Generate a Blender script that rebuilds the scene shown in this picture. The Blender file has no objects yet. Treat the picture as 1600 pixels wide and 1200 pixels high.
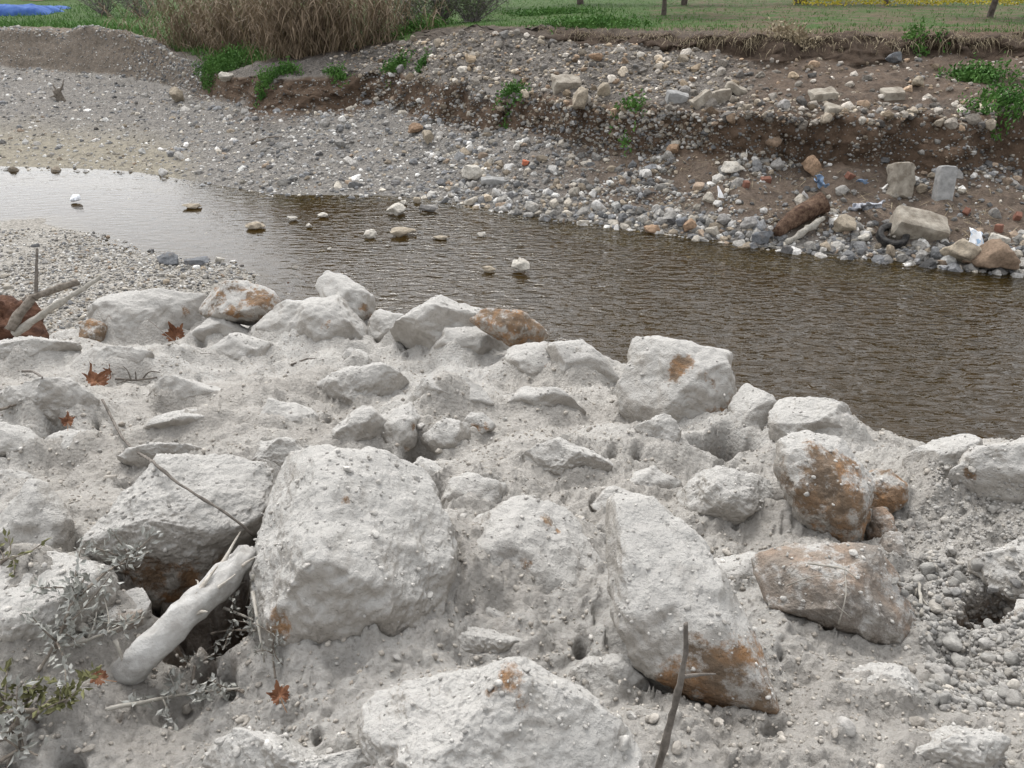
import bpy, math, random
import numpy as np
from mathutils import Vector, Matrix

# ------------------------------------------------------------------ camera, sky, sun, exposure
SC = bpy.context.scene
H, PITCH, F = 5.0, math.radians(28.6), 1209.0        # eye height over the water, downward tilt, focal length in photo pixels
cam_d = bpy.data.cameras.new('camera'); cam = bpy.data.objects.new('camera', cam_d)
SC.collection.objects.link(cam); SC.camera = cam
cam.location = (0, 0, H); cam.rotation_euler = (math.pi/2 - PITCH, 0, 0)
cam_d.sensor_width = 36; cam_d.lens = 36*F/1600; cam_d.clip_start = 0.05; cam_d.clip_end = 2000

SUN_EL, SUN_AZ = math.radians(55), math.radians(-20)   # azimuth clockwise from +Y: high over the river, a little to the left
world = bpy.data.worlds.new('World'); SC.world = world; world.use_nodes = True
wn, wl = world.node_tree.nodes, world.node_tree.links
sky = wn.new('ShaderNodeTexSky'); sky.sky_type = 'NISHITA'; sky.sun_disc = False
sky.sun_elevation = SUN_EL; sky.sun_rotation = SUN_AZ; sky.air_density = 1.0; sky.dust_density = 2.5; sky.ozone_density = 1.0
hs = wn.new('ShaderNodeHueSaturation'); hs.inputs['Saturation'].default_value = 0.12     # a white overcast veil
bg = wn['Background']; bg.inputs['Strength'].default_value = 0.15
wl.new(sky.outputs[0], hs.inputs['Color']); wl.new(hs.outputs[0], bg.inputs['Color'])
sun_d = bpy.data.lights.new('sun', 'SUN'); sun_d.energy = 0.6; sun_d.angle = math.radians(22); sun_d.color = (1, .97, .93)
sun = bpy.data.objects.new('sun', sun_d); SC.collection.objects.link(sun)
sdir = Vector((math.sin(SUN_AZ)*math.cos(SUN_EL), math.cos(SUN_AZ)*math.cos(SUN_EL), math.sin(SUN_EL)))
sun.rotation_euler = sdir.to_track_quat('Z', 'Y').to_euler()
vs = SC.view_settings; vs.view_transform = 'Standard'; vs.look = 'None'; vs.exposure = 1.38; vs.gamma = 1.0; vs.use_curve_mapping = False
SC.cycles.max_bounces = 8; SC.cycles.transparent_max_bounces = 8

# ------------------------------------------------------------------ helpers
RNG = np.random.default_rng(7); random.seed(7)
COL = SC.collection
cP, sP = math.cos(PITCH), math.sin(PITCH)
RIGHT, UP, FWD = np.array([1., 0, 0]), np.array([0, sP, cP]), np.array([0, cP, -sP])
CAM = np.array([0, 0, H])
def ray(u, v): return RIGHT*((u-800)/F) + UP*((600-v)/F) + FWD
def at_z(u, v, z): d = ray(u, v); return CAM + d*((z-H)/d[2])
def at_y(u, v, y): d = ray(u, v); return CAM + d*(y/d[1])
def proj(p):
    q = np.asarray(p, float) - CAM; dz = q@FWD
    return 800 + F*(q@RIGHT)/dz, 600 - F*(q@UP)/dz, dz
def sstep(a, b, x): t = np.clip((x-a)/(b-a), 0, 1); return t*t*(3-2*t)

_pr = np.random.default_rng(99); _perm = np.concatenate([_pr.permutation(256)]*2); _gr = _pr.normal(size=(256, 3)); _gr /= np.linalg.norm(_gr, axis=1)[:, None]
def perlin(p):
    p = np.asarray(p, float); i = np.floor(p).astype(int); f = p-i; i &= 255
    w = f*f*f*(f*(f*6-15)+10); out = 0
    for dx in (0, 1):
        for dy in (0, 1):
            for dz in (0, 1):
                h = _perm[_perm[_perm[(i[:, 0]+dx) & 255]+((i[:, 1]+dy) & 255)]+((i[:, 2]+dz) & 255)]
                g = _gr[h]; d = g[:, 0]*(f[:, 0]-dx)+g[:, 1]*(f[:, 1]-dy)+g[:, 2]*(f[:, 2]-dz)
                out = out + d*(w[:, 0] if dx else 1-w[:, 0])*(w[:, 1] if dy else 1-w[:, 1])*(w[:, 2] if dz else 1-w[:, 2])
    return out*1.6
def fbm(p, oct=4, gain=.5, lac=2.07):
    p = np.asarray(p, float); s = 0; a = 1
    for k in range(oct): s = s + a*perlin(p*lac**k + 17.3*k); a *= gain
    return s
def cells(x, y, seed=0):                       # 2-D F1, F2 and an id hash
    ix, iy = np.floor(x).astype(int), np.floor(y).astype(int)
    f1 = np.full(x.shape, 9.); f2 = np.full(x.shape, 9.); idh = np.zeros(x.shape)
    for dx in (-1, 0, 1):
        for dy in (-1, 0, 1):
            cx, cy = ix+dx, iy+dy
            h = _perm[_perm[(cx+seed) & 255]+(cy & 255)]
            px = cx + (h*7919 % 256)/256.; py = cy + (h*104729 % 251)/251.
            d = np.hypot(x-px, y-py); nearer = d < f1
            f2 = np.where(nearer, f1, np.minimum(f2, d)); idh = np.where(nearer, h/256., idh); f1 = np.minimum(f1, d)
    return f1, f2, idh

def mesh_np(name, V, Fa, smooth=True, attrs=None):
    me = bpy.data.meshes.new(name); V = np.asarray(V, np.float32); Fa = np.asarray(Fa, np.int32)
    k = Fa.shape[1]; n = len(Fa)
    me.vertices.add(len(V)); me.vertices.foreach_set('co', V.ravel())
    me.loops.add(n*k); me.loops.foreach_set('vertex_index', Fa.ravel())
    me.polygons.add(n); me.polygons.foreach_set('loop_start', np.arange(0, n*k, k, dtype=np.int32))
    me.polygons.foreach_set('use_smooth', np.full(n, bool(smooth)))
    for a, arr in (attrs or {}).items():
        arr = np.asarray(arr, np.float32)
        if arr.ndim == 1: at = me.attributes.new(a, 'FLOAT', 'POINT'); at.data.foreach_set('value', arr)
        else:
            at = me.attributes.new(a, 'FLOAT_COLOR', 'POINT')
            if arr.shape[1] == 3: arr = np.concatenate([arr, np.ones((len(arr), 1), np.float32)], 1)
            at.data.foreach_set('color', arr.ravel())
    me.update(); me.validate(); return me
def obj(name, me, mat=None, parent=None, loc=None):
    o = bpy.data.objects.new(name, me); COL.objects.link(o)
    if mat and me and not me.materials: me.materials.append(mat)
    if parent: o.parent = parent
    if loc is not None: o.location = loc
    return o
def tag(o, label=None, cat=None, group=None, kind=None):
    if label: o['label'] = label
    if cat: o['category'] = cat
    if group: o['group'] = group
    if kind: o['kind'] = kind
    return o
def empty(name, loc, label, cat, group=None):
    o = bpy.data.objects.new(name, None); COL.objects.link(o); o.location = loc; o.empty_display_size = .1
    return tag(o, label, cat, group)
def part(name, V, Fa, mat, parent, smooth=True, attrs=None):
    V = np.asarray(V, float) - np.array(parent.location); return obj(name, mesh_np(name, V, Fa, smooth, attrs), mat, parent)
def grid_faces(nr, nc):
    a = np.arange(nr*nc).reshape(nr, nc)
    return np.stack([a[:-1, :-1], a[:-1, 1:], a[1:, 1:], a[1:, :-1]], -1).reshape(-1, 4)
_ico = {}
def ico(s):
    if s not in _ico:
        import bmesh
        bm = bmesh.new(); bmesh.ops.create_icosphere(bm, subdivisions=s, radius=1)
        _ico[s] = (np.array([v.co[:] for v in bm.verts]), np.array([[v.index for v in f.verts] for f in bm.faces])); bm.free()
    return _ico[s]
def tube(P, R, n=8, rough=0, seed=0, cap=True):
    P = np.asarray(P, float); R = np.broadcast_to(np.asarray(R, float), (len(P),)); V = []; t = np.gradient(P, axis=0)
    t /= np.linalg.norm(t, axis=1)[:, None]+1e-9; ref = np.array([.31, .2, .93])
    if abs(t.mean(0)@ref) > .9: ref = np.array([1., 0, 0])
    for i in range(len(P)):
        a = np.cross(t[i], ref); a /= np.linalg.norm(a); b = np.cross(t[i], a); th = np.linspace(0, 2*math.pi, n, endpoint=False)
        V.append(P[i] + R[i]*(np.cos(th)[:, None]*a + np.sin(th)[:, None]*b))
    V = np.concatenate(V); m = len(P); q = []
    for i in range(m-1):
        for j in range(n): k = (j+1) % n; q.append([i*n+j, i*n+k, (i+1)*n+k, (i+1)*n+j])
    if rough: V = V + rough*np.stack([fbm(V*9/max(R.max(), .01)*.05+seed+s, 2) for s in (0, 31, 57)], 1)*R.max()
    if cap:
        V = np.concatenate([V, P[:1], P[-1:]]); c0, c1 = m*n, m*n+1
        for j in range(n): k = (j+1) % n; q.append([c0, k, j, j]); q.append([c1, (m-1)*n+j, (m-1)*n+k, (m-1)*n+k])
    T = []
    for a, b, c, d in q:
        T.append([a, b, c]);
        if c != d: T.append([a, c, d])
    return V, np.array(T)
def join(*vf):
    V, Fa, n = [], [], 0
    for v, f in vf: V.append(v); Fa.append(np.asarray(f)+n); n += len(v)
    return np.concatenate(V), np.concatenate(Fa)
def smooth_path(P, n=24):
    P = np.asarray(P, float); d = np.concatenate([[0], np.cumsum(np.linalg.norm(np.diff(P, axis=0), axis=1))]); t = np.linspace(0, d[-1], n)
    Q = np.stack([np.interp(t, d, P[:, k]) for k in range(3)], 1)
    for _ in range(3): Q[1:-1] = (Q[:-2]+2*Q[1:-1]+Q[2:])/4
    return Q

# ------------------------------------------------------------------ materials
class N:
    def __init__(s, name, rough=.9, spec=.2):
        s.m = bpy.data.materials.new(name); s.m.use_nodes = True; s.t = s.m.node_tree; s.n = s.t.nodes; s.b = s.n['Principled BSDF']
        s.b.inputs['Roughness'].default_value = rough; s.b.inputs['Specular IOR Level'].default_value = spec
        s.co = s.n.new('ShaderNodeTexCoord').outputs['Object']; s.geo = s.n.new('ShaderNodeNewGeometry')
    def l(s, a, b): s.t.links.new(a, b)
    def noise(s, scale, detail=4, rough=.6, vec=None, dist=0):
        x = s.n.new('ShaderNodeTexNoise'); x.inputs['Scale'].default_value = scale; x.inputs['Detail'].default_value = detail
        x.inputs['Roughness'].default_value = rough; x.inputs['Distortion'].default_value = dist; s.l(vec or s.geo.outputs['Position'], x.inputs['Vector']); return x.outputs['Fac']
    def voro(s, scale, feat='F1', vec=None, out='Distance'):
        x = s.n.new('ShaderNodeTexVoronoi'); x.feature = feat; x.inputs['Scale'].default_value = scale; s.l(vec or s.geo.outputs['Position'], x.inputs['Vector']); return x.outputs[out]
    def ramp(s, f, *st):
        x = s.n.new('ShaderNodeValToRGB'); e = x.color_ramp.elements
        while len(e) < len(st): e.new(.5)
        for k, (p, c) in enumerate(st): e[k].position = p; e[k].color = (*c, 1) if not isinstance(c, (int, float)) else (c, c, c, 1)
        s.l(f, x.inputs[0]); return x.outputs[0]
    def mix(s, f, a, b, mode='MIX'):
        x = s.n.new('ShaderNodeMix'); x.data_type = 'RGBA'; x.blend_type = mode
        for sock, val in ((x.inputs['Factor'], f), (x.inputs['A'], a), (x.inputs['B'], b)):
            pick = sock
            if hasattr(val, 'is_linked'): s.l(val, pick)
            elif isinstance(val, (int, float)): pick.default_value = val
            else: pick.default_value = (*val, 1)
        return x.outputs['Result']
    def math(s, op, a, b=0., c=0.):
        x = s.n.new('ShaderNodeMath'); x.operation = op
        for k, val in enumerate((a, b, c)):
            if hasattr(val, 'is_linked'): s.l(val, x.inputs[k])
            else: x.inputs[k].default_value = val
        return x.outputs[0]
    def attr(s, name, kind='Fac', typ='GEOMETRY'):
        x = s.n.new('ShaderNodeAttribute'); x.attribute_name = name; x.attribute_type = typ; return x.outputs[kind]
    def bump(s, h, dist=.01, strength=1., prev=None):
        x = s.n.new('ShaderNodeBump'); x.inputs['Distance'].default_value = dist; x.inputs['Strength'].default_value = strength; s.l(h, x.inputs['Height'])
        if prev: s.l(prev, x.inputs['Normal'])
        return x.outputs[0]
    def done(s, col=None, nrm=None):
        if col is not None:
            if hasattr(col, 'is_linked'): s.l(col, s.b.inputs['Base Color'])
            else: s.b.inputs['Base Color'].default_value = (*col, 1)
        if nrm: s.l(nrm, s.b.inputs['Normal'])
        return s.m
# socket factors of the RGBA mix node are looked up by name: 'Factor', 'A', 'B' exist once per type, so pick the colour ones
def _mix(s, f, a, b, mode='MIX'):
    x = s.n.new('ShaderNodeMix'); x.data_type = 'RGBA'; x.blend_type = mode
    for idx, val in ((0, f), (6, a), (7, b)):
        sock = x.inputs[idx]
        if hasattr(val, 'is_linked'): s.l(val, sock)
        elif isinstance(val, (int, float)): sock.default_value = val if idx == 0 else (val, val, val, 1)
        else: sock.default_value = (*val, 1)
    return x.outputs[2]
N.mix = _mix

MUD_A, MUD_B, DUST = (.305, .285, .258), (.375, .357, .33), (.43, .42, .40)
def sep_z(n):
    x = n.n.new('ShaderNodeSeparateXYZ'); n.l(n.geo.outputs['Normal'], x.inputs[0]); return x.outputs['Z']
def mud_material():
    n = N('dried_mud', .95, .1)
    big = n.noise(1.1, 5); mid = n.noise(7, 5); fine = n.noise(90, 3)
    c = n.mix(n.ramp(big, (.35, 0), (.65, 1)), MUD_A, MUD_B)
    c = n.mix(n.math('MULTIPLY', n.ramp(mid, (.35, 0), (.7, 1)), .5), c, (.33, .315, .29))
    dust = n.math('MULTIPLY', n.attr('dust'), n.ramp(n.noise(16, 5), (.35, .25), (.65, 1)))
    c = n.mix(dust, c, DUST)
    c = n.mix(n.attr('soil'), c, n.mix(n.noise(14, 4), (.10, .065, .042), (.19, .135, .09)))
    c = n.mix(n.math('MULTIPLY', n.ramp(fine, (.5, 0), (.75, 1)), .35), c, (.44, .43, .40))
    c = n.mix(n.math('MULTIPLY', n.ramp(n.noise(48, 4), (.30, 1), (.46, 0)), .45), c, (.17, .153, .13))
    h = n.math('ADD', n.math('MULTIPLY', n.noise(26, 7, .72), 1.), n.math('MULTIPLY', n.voro(42), -.55))
    b = n.bump(h, .020, 1.); b = n.bump(n.noise(95, 4, .75), .005, 1., b)
    return n.done(c, b)
def rock_material():
    n = N('dusty_rock', .93, .15)
    tone = n.noise(2.6, 6, .62, dist=.4); sp = n.noise(11, 6, .7)
    rock = n.ramp(tone, (.30, (.10, .085, .07)), (.42, (.17, .12, .08)), (.52, (.26, .15, .078)), (.60, (.25, .18, .12)), (.70, (.22, .20, .175)))
    rock = n.mix(n.math('MULTIPLY', n.ramp(sp, (.42, 1), (.56, 0)), .6), rock, (.13, .10, .075))
    rock = n.mix(n.math('MULTIPLY', n.ramp(n.noise(19, 5, .7), (.6, 0), (.68, 1)), .75), rock, (.40, .385, .355))
    rock = n.mix(n.attr('grey'), rock, n.mix(n.noise(9, 6, .7), (.12, .115, .11), (.36, .34, .31)))
    nz = sep_z(n)
    wig = n.math('MULTIPLY', n.math('SUBTRACT', n.noise(5, 6, .65), .5), 1.5)
    top = n.ramp(n.math('ADD', nz, wig), (.18, 0), (.75, 1))
    dirt = n.mix(n.ramp(n.noise(3, 5), (.35, 0), (.65, 1)), (.28, .258, .228), (.35, .329, .298))
    dirt = n.mix(n.math('MULTIPLY', n.ramp(n.noise(26, 4), (.5, 0), (.7, 1)), .4), dirt, (.22, .20, .175))
    white = n.mix(n.noise(34, 5, .75), (.315, .303, .283), (.45, .437, .413))
    coat = n.mix(top, dirt, white)
    bare = n.attr('bare')
    bm = n.ramp(n.math('ADD', bare, n.math('MULTIPLY', n.math('SUBTRACT', n.noise(9, 8, .75), .5), 2.0)), (.40, 0), (.62, 1))
    c = n.mix(bm, coat, rock)
    g = n.noise(110, 4, .75); h = n.math('ADD', n.math('MULTIPLY', n.noise(24, 6, .65), 1.), n.math('MULTIPLY', n.noise(6, 5, .6), 2.))
    b = n.bump(h, .013, .9); b = n.bump(n.math('ADD', g, n.math('MULTIPLY', n.voro(85), -.5)), .006, .9, b)
    return n.done(c, b)
def stone_material(name, src):
    n = N(name, .9, .2); base = n.attr('col', 'Color') if src == 'attr' else None
    if base is None:
        oi = n.n.new('ShaderNodeObjectInfo'); base = oi.outputs['Color']
    v = n.ramp(n.noise(22, 5, .65), (.3, .55), (.5, 1.), (.72, 1.35)); c = n.mix(1., base, v, 'MULTIPLY')
    c = n.mix(n.math('MULTIPLY', n.ramp(n.noise(6, 4), (.55, 0), (.75, 1)), .45), c, (.21, .165, .12))
    return n.done(c, n.bump(n.noise(45, 5, .65), .012, .8))
def plain(name, a, b, scale=12, rough=.85, bump=.004, spec=.2):
    n = N(name, rough, spec); return n.done(n.mix(n.ramp(n.noise(scale, 5), (.35, 0), (.65, 1)), a, b), n.bump(n.noise(scale*4, 4), bump, .8))
def leafy(name, a, b, scale=3, trans=.25):
    n = N(name, .7, .2); oi = n.noise(scale, 3); n.done(n.mix(n.ramp(oi, (.3, 0), (.7, 1)), a, b)); return n.m
def water_material():
    n = N('river_water'); t, nd = n.t, n.n
    out = nd['Material Output']; nd.remove(n.b)
    mp = nd.new('ShaderNodeMapping'); mp.inputs['Rotation'].default_value = (0, 0, math.radians(-24)); mp.inputs['Scale'].default_value = (3.2, 8.2, 1)
    n.l(n.geo.outputs['Position'], mp.inputs['Vector'])
    mp2 = nd.new('ShaderNodeMapping'); mp2.inputs['Rotation'].default_value = (0, 0, math.radians(18)); mp2.inputs['Scale'].default_value = (3.9, 9, 1)
    n.l(n.geo.outputs['Position'], mp2.inputs['Vector'])
    w = n.math('ADD', n.noise(1., 1, .4, mp.outputs[0], .6), n.math('MULTIPLY', n.noise(1., 2, .5, mp2.outputs[0], .5), .9))
    calm = n.attr('calm')
    h = n.math('MULTIPLY', w, n.math('SUBTRACT', 1., n.math('MULTIPLY', calm, .80)))
    h = n.math('ADD', h, n.math('MULTIPLY', n.noise(2.2, 3), n.math('MULTIPLY', calm, .10)))
    b = n.bump(h, .030, 1.)
    fr = nd.new('ShaderNodeFresnel'); fr.inputs['IOR'].default_value = 1.333; n.l(b, fr.inputs['Normal'])
    gl = nd.new('ShaderNodeBsdfGlossy'); gl.inputs['Roughness'].default_value = .03; n.l(b, gl.inputs['Normal'])
    tr = nd.new('ShaderNodeBsdfTransparent'); tr.inputs['Color'].default_value = (.71, .61, .37, 1)
    df = nd.new('ShaderNodeBsdfDiffuse'); df.inputs['Color'].default_value = (.034, .023, .007, 1)
    m0 = nd.new('ShaderNodeMixShader'); m0.inputs[0].default_value = .38; n.l(tr.outputs[0], m0.inputs[1]); n.l(df.outputs[0], m0.inputs[2])
    m1 = nd.new('ShaderNodeMixShader'); n.l(fr.outputs[0], m1.inputs[0]); n.l(m0.outputs[0], m1.inputs[1]); n.l(gl.outputs[0], m1.inputs[2])
    n.l(m1.outputs[0], out.inputs['Surface']); return n.m
def bank_material():
    n = N('far_bank_ground', .95, .1)
    c = n.attr('col', 'Color'); v = n.ramp(n.noise(5, 6, .65), (.3, .55), (.5, 1.), (.7, 1.35)); c = n.mix(1., c, v, 'MULTIPLY')
    g = n.attr('gravel'); vc = n.voro(17, 'F1', out='Color')
    sc = n.ramp(vc, (0, (.06, .055, .05)), (.4, (.15, .142, .132)), (.75, (.22, .20, .178)), (1, (.34, .325, .30)))
    c = n.mix(n.math('MULTIPLY', g, .6), c, sc)
    gr = n.attr('green'); fac = n.ramp(n.math('ADD', gr, n.math('MULTIPLY', n.math('SUBTRACT', n.noise(1.3, 6, .7), .5), 1.6)), (.45, 0), (.6, 1))
    gc = n.mix(n.noise(9, 5, .7), (.022, .045, .012), (.07, .115, .032))
    c = n.mix(n.math('MULTIPLY', fac, n.math('GREATER_THAN', gr, .02)), c, gc)
    h = n.math('ADD', n.math('MULTIPLY', n.voro(17), n.math('MULTIPLY', g, -1.)), n.noise(16, 6, .7))
    return n.done(c, n.bump(h, .05, .9))
M = dict(
    mud=mud_material(), rock=rock_material(), stone=stone_material('loose_stone', 'attr'), stone_o=stone_material('single_stone', 'obj'),
    water=water_material(), bank=bank_material(),
    bed=plain('riverbed_silt', (.06, .042, .022), (.125, .09, .05), 4, .9, .02),
    log=plain('dusty_bark', (.30, .288, .268), (.43, .422, .405), 18, .9, .006), wood=plain('splintered_wood', (.30, .27, .23), (.50, .47, .42), 30, .9, .008),
    stick=plain('weathered_stick', (.10, .083, .068), (.21, .185, .155), 25, .9, .004), twig=plain('dark_twig', (.085, .075, .065), (.17, .15, .13), 30, .9, .003),
    pale_stick=plain('pale_driftwood', (.22, .205, .175), (.34, .32, .285), 22, .9, .004), rot=plain('rotten_log', (.045, .022, .015), (.16, .105, .07), 13, .9, .05),
    leaf=plain('dry_plane_leaf', (.095, .038, .019), (.215, .10, .052), 16, .6, .003), leafstem=plain('leaf_stem', (.22, .11, .05), (.30, .16, .08), 20),
    dusty_leaf=leafy('dust_covered_leaf', (.20, .20, .175), (.40, .40, .375), 18), green_leaf=leafy('olive_green_leaf', (.075, .08, .03), (.19, .185, .09), 25),
    grass=leafy('fresh_grass', (.035, .10, .018), (.10, .20, .045), 2), dry=leafy('dry_grass', (.20, .16, .10), (.38, .32, .22), 4),
    reed=leafy('dead_reed_leaf', (.10, .072, .046), (.28, .215, .148), 2.6), cane=plain('reed_cane', (.10, .075, .04), (.24, .19, .11), 9),
    bark=plain('tree_bark', (.055, .045, .038), (.12, .10, .085), 9, .9, .02), crown=leafy('tree_leaf', (.035, .05, .02), (.10, .12, .06), 2),
    twiggy=plain('bare_twigs', (.10, .09, .085), (.21, .19, .18), 9), tarp=plain('blue_tarpaulin', (.03, .07, .23), (.07, .135, .33), 1.5, .85, .01, .1),
    shed=plain('pale_render', (.48, .33, .27), (.58, .42, .35), 2), roof=plain('roof_sheet', (.20, .17, .15), (.28, .25, .22), 2),
    tyre=plain('black_rubber', (.018, .018, .019), (.06, .057, .053), 14, .75, .004), bag=None, white=plain('white_plastic', (.75, .76, .77), (.86, .86, .86), 9, .45, .004, .5),
    blue=plain('blue_plastic', (.10, .17, .30), (.26, .36, .50), 12, .5, .004, .5), grey_cloth=plain('grey_rag', (.22, .23, .26), (.42, .43, .46), 12, .8, .01),
    concrete=plain('old_concrete', (.17, .145, .115), (.34, .31, .26), 5, .9, .03), pillar=plain('grey_concrete', (.19, .188, .182), (.30, .297, .288), 9, .9, .01),
    rust=plain('rust_brown_clay', (.05, .024, .016), (.105, .052, .032), 10, .9, .02), brick=plain('red_brick', (.13, .06, .042), (.21, .105, .075), 15, .9, .01),
    plast=plain('white_pipe', (.62, .60, .55), (.75, .73, .69), 10, .5, .002))
_b = N('printed_plastic_bag', .45, .5)
_n = N('riverbed_silt', .9); M['bed'] = _n.done(_n.mix(_n.attr('bar'), _n.mix(_n.ramp(_n.noise(4, 5), (.35, 0), (.65, 1)), (.06, .042, .022), (.125, .09, .05)), _n.ramp(_n.voro(30, out='Color'), (0, (.10, .095, .085)), (.5, (.22, .205, .18)), (1, (.36, .34, .31)))), _n.bump(_n.voro(30), .02, .8))
M['flower'] = leafy('yellow_petal', (.30, .24, .02), (.45, .38, .04), 5)
M['bag'] = _b.done(_b.mix(_b.ramp(_b.noise(9, 2, .4), (.56, 0), (.62, 1)), (.78, .79, .80), (.30, .45, .62)), _b.bump(_b.noise(14, 4), .03, .8))

# ------------------------------------------------------------------ near bank: mud surface
CREST = np.array([[-14, 8.3], [-8, 8.1], [-5.8, 8.1], [-3.7, 8.5], [-2.2, 8.2], [-1.3, 7.8], [-.5, 7.2], [.55, 6.25], [1.0, 5.4], [1.47, 4.6], [2.25, 3.95], [3.0, 3.9], [5, 3.8], [12, 3.6]])
HUMPS = [  # u, v, radius m, height m of mud-covered swellings and dips
    (420, 640, .45, .20), (100, 640, .45, .18), (760, 770, .22, .16), (420, 710, .35, .18), (1050, 900, .3, -.06), (900, 720, .45, .12), (330, 600, .3, -.10), (560, 690, .25, .12), (320, 690, .3, .12), (240, 570, .35, .14), (500, 600, .3, .14), (1010, 715, .3, .12), (700, 650, .28, .12), (170, 700, .3, -.10), (620, 600, .25, -.10), (1290, 1130, .3, -.02),
    (1420, 760, .5, .10), (250, 600, .5, -.05), (700, 600, .5, -.05), (1330, 1020, .35, -.05), (560, 860, .5, .05), (880, 930, .3, .0), (1120, 650, .4, .05),
    (1560, 800, .5, .12), (820, 640, .4, .06), (1480, 1000, .25, -.05), (1000, 1150, .35, -.05), (60, 1000, .4, .10), (165, 1095, .13, .13), (120, 1110, .15, .06), (250, 1150, .35, -.12), (420, 1100, .25, -.1), (330, 1000, .3, -.15)]
def bank_plane(x, y):
    yc = np.interp(x, CREST[:, 0], CREST[:, 1]); z0 = 3.455 - .285*y; over = np.maximum(y-yc, 0)
    return z0 - .95*over*over/(over+.12)
def base_px(u, v):
    d = ray(u, v); t = np.linspace(1.2, 14, 4000); P = CAM + d*t[:, None]; k = np.argmax(P[:, 2] < bank_plane(P[:, 0], P[:, 1])); return P[k]
_h = [(base_px(u, v), r, a) for u, v, r, a in HUMPS]
def mud_base(x, y):
    z = bank_plane(x, y) + .075*fbm(np.stack([x*1.3, y*1.3, 0*x], 1), 3)
    for p, r, a in _h: z = z + a*np.exp(-((x-p[0])**2+(y-p[1])**2)/(r*r))
    return z
def mud_px(u, v):
    d = ray(u, v); t = np.linspace(1.2, 12, 2600); P = CAM + d*t[:, None]; df = P[:, 2]-mud_base(P[:, 0], P[:, 1]); near = P[:, 1] < np.interp(P[:, 0], CREST[:, 0], CREST[:, 1])+.35
    k = np.argmax((df < 0) & near) if ((df < 0) & near).any() else np.argmin(np.where(near, df, 99)); return P[k], t[k]

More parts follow.
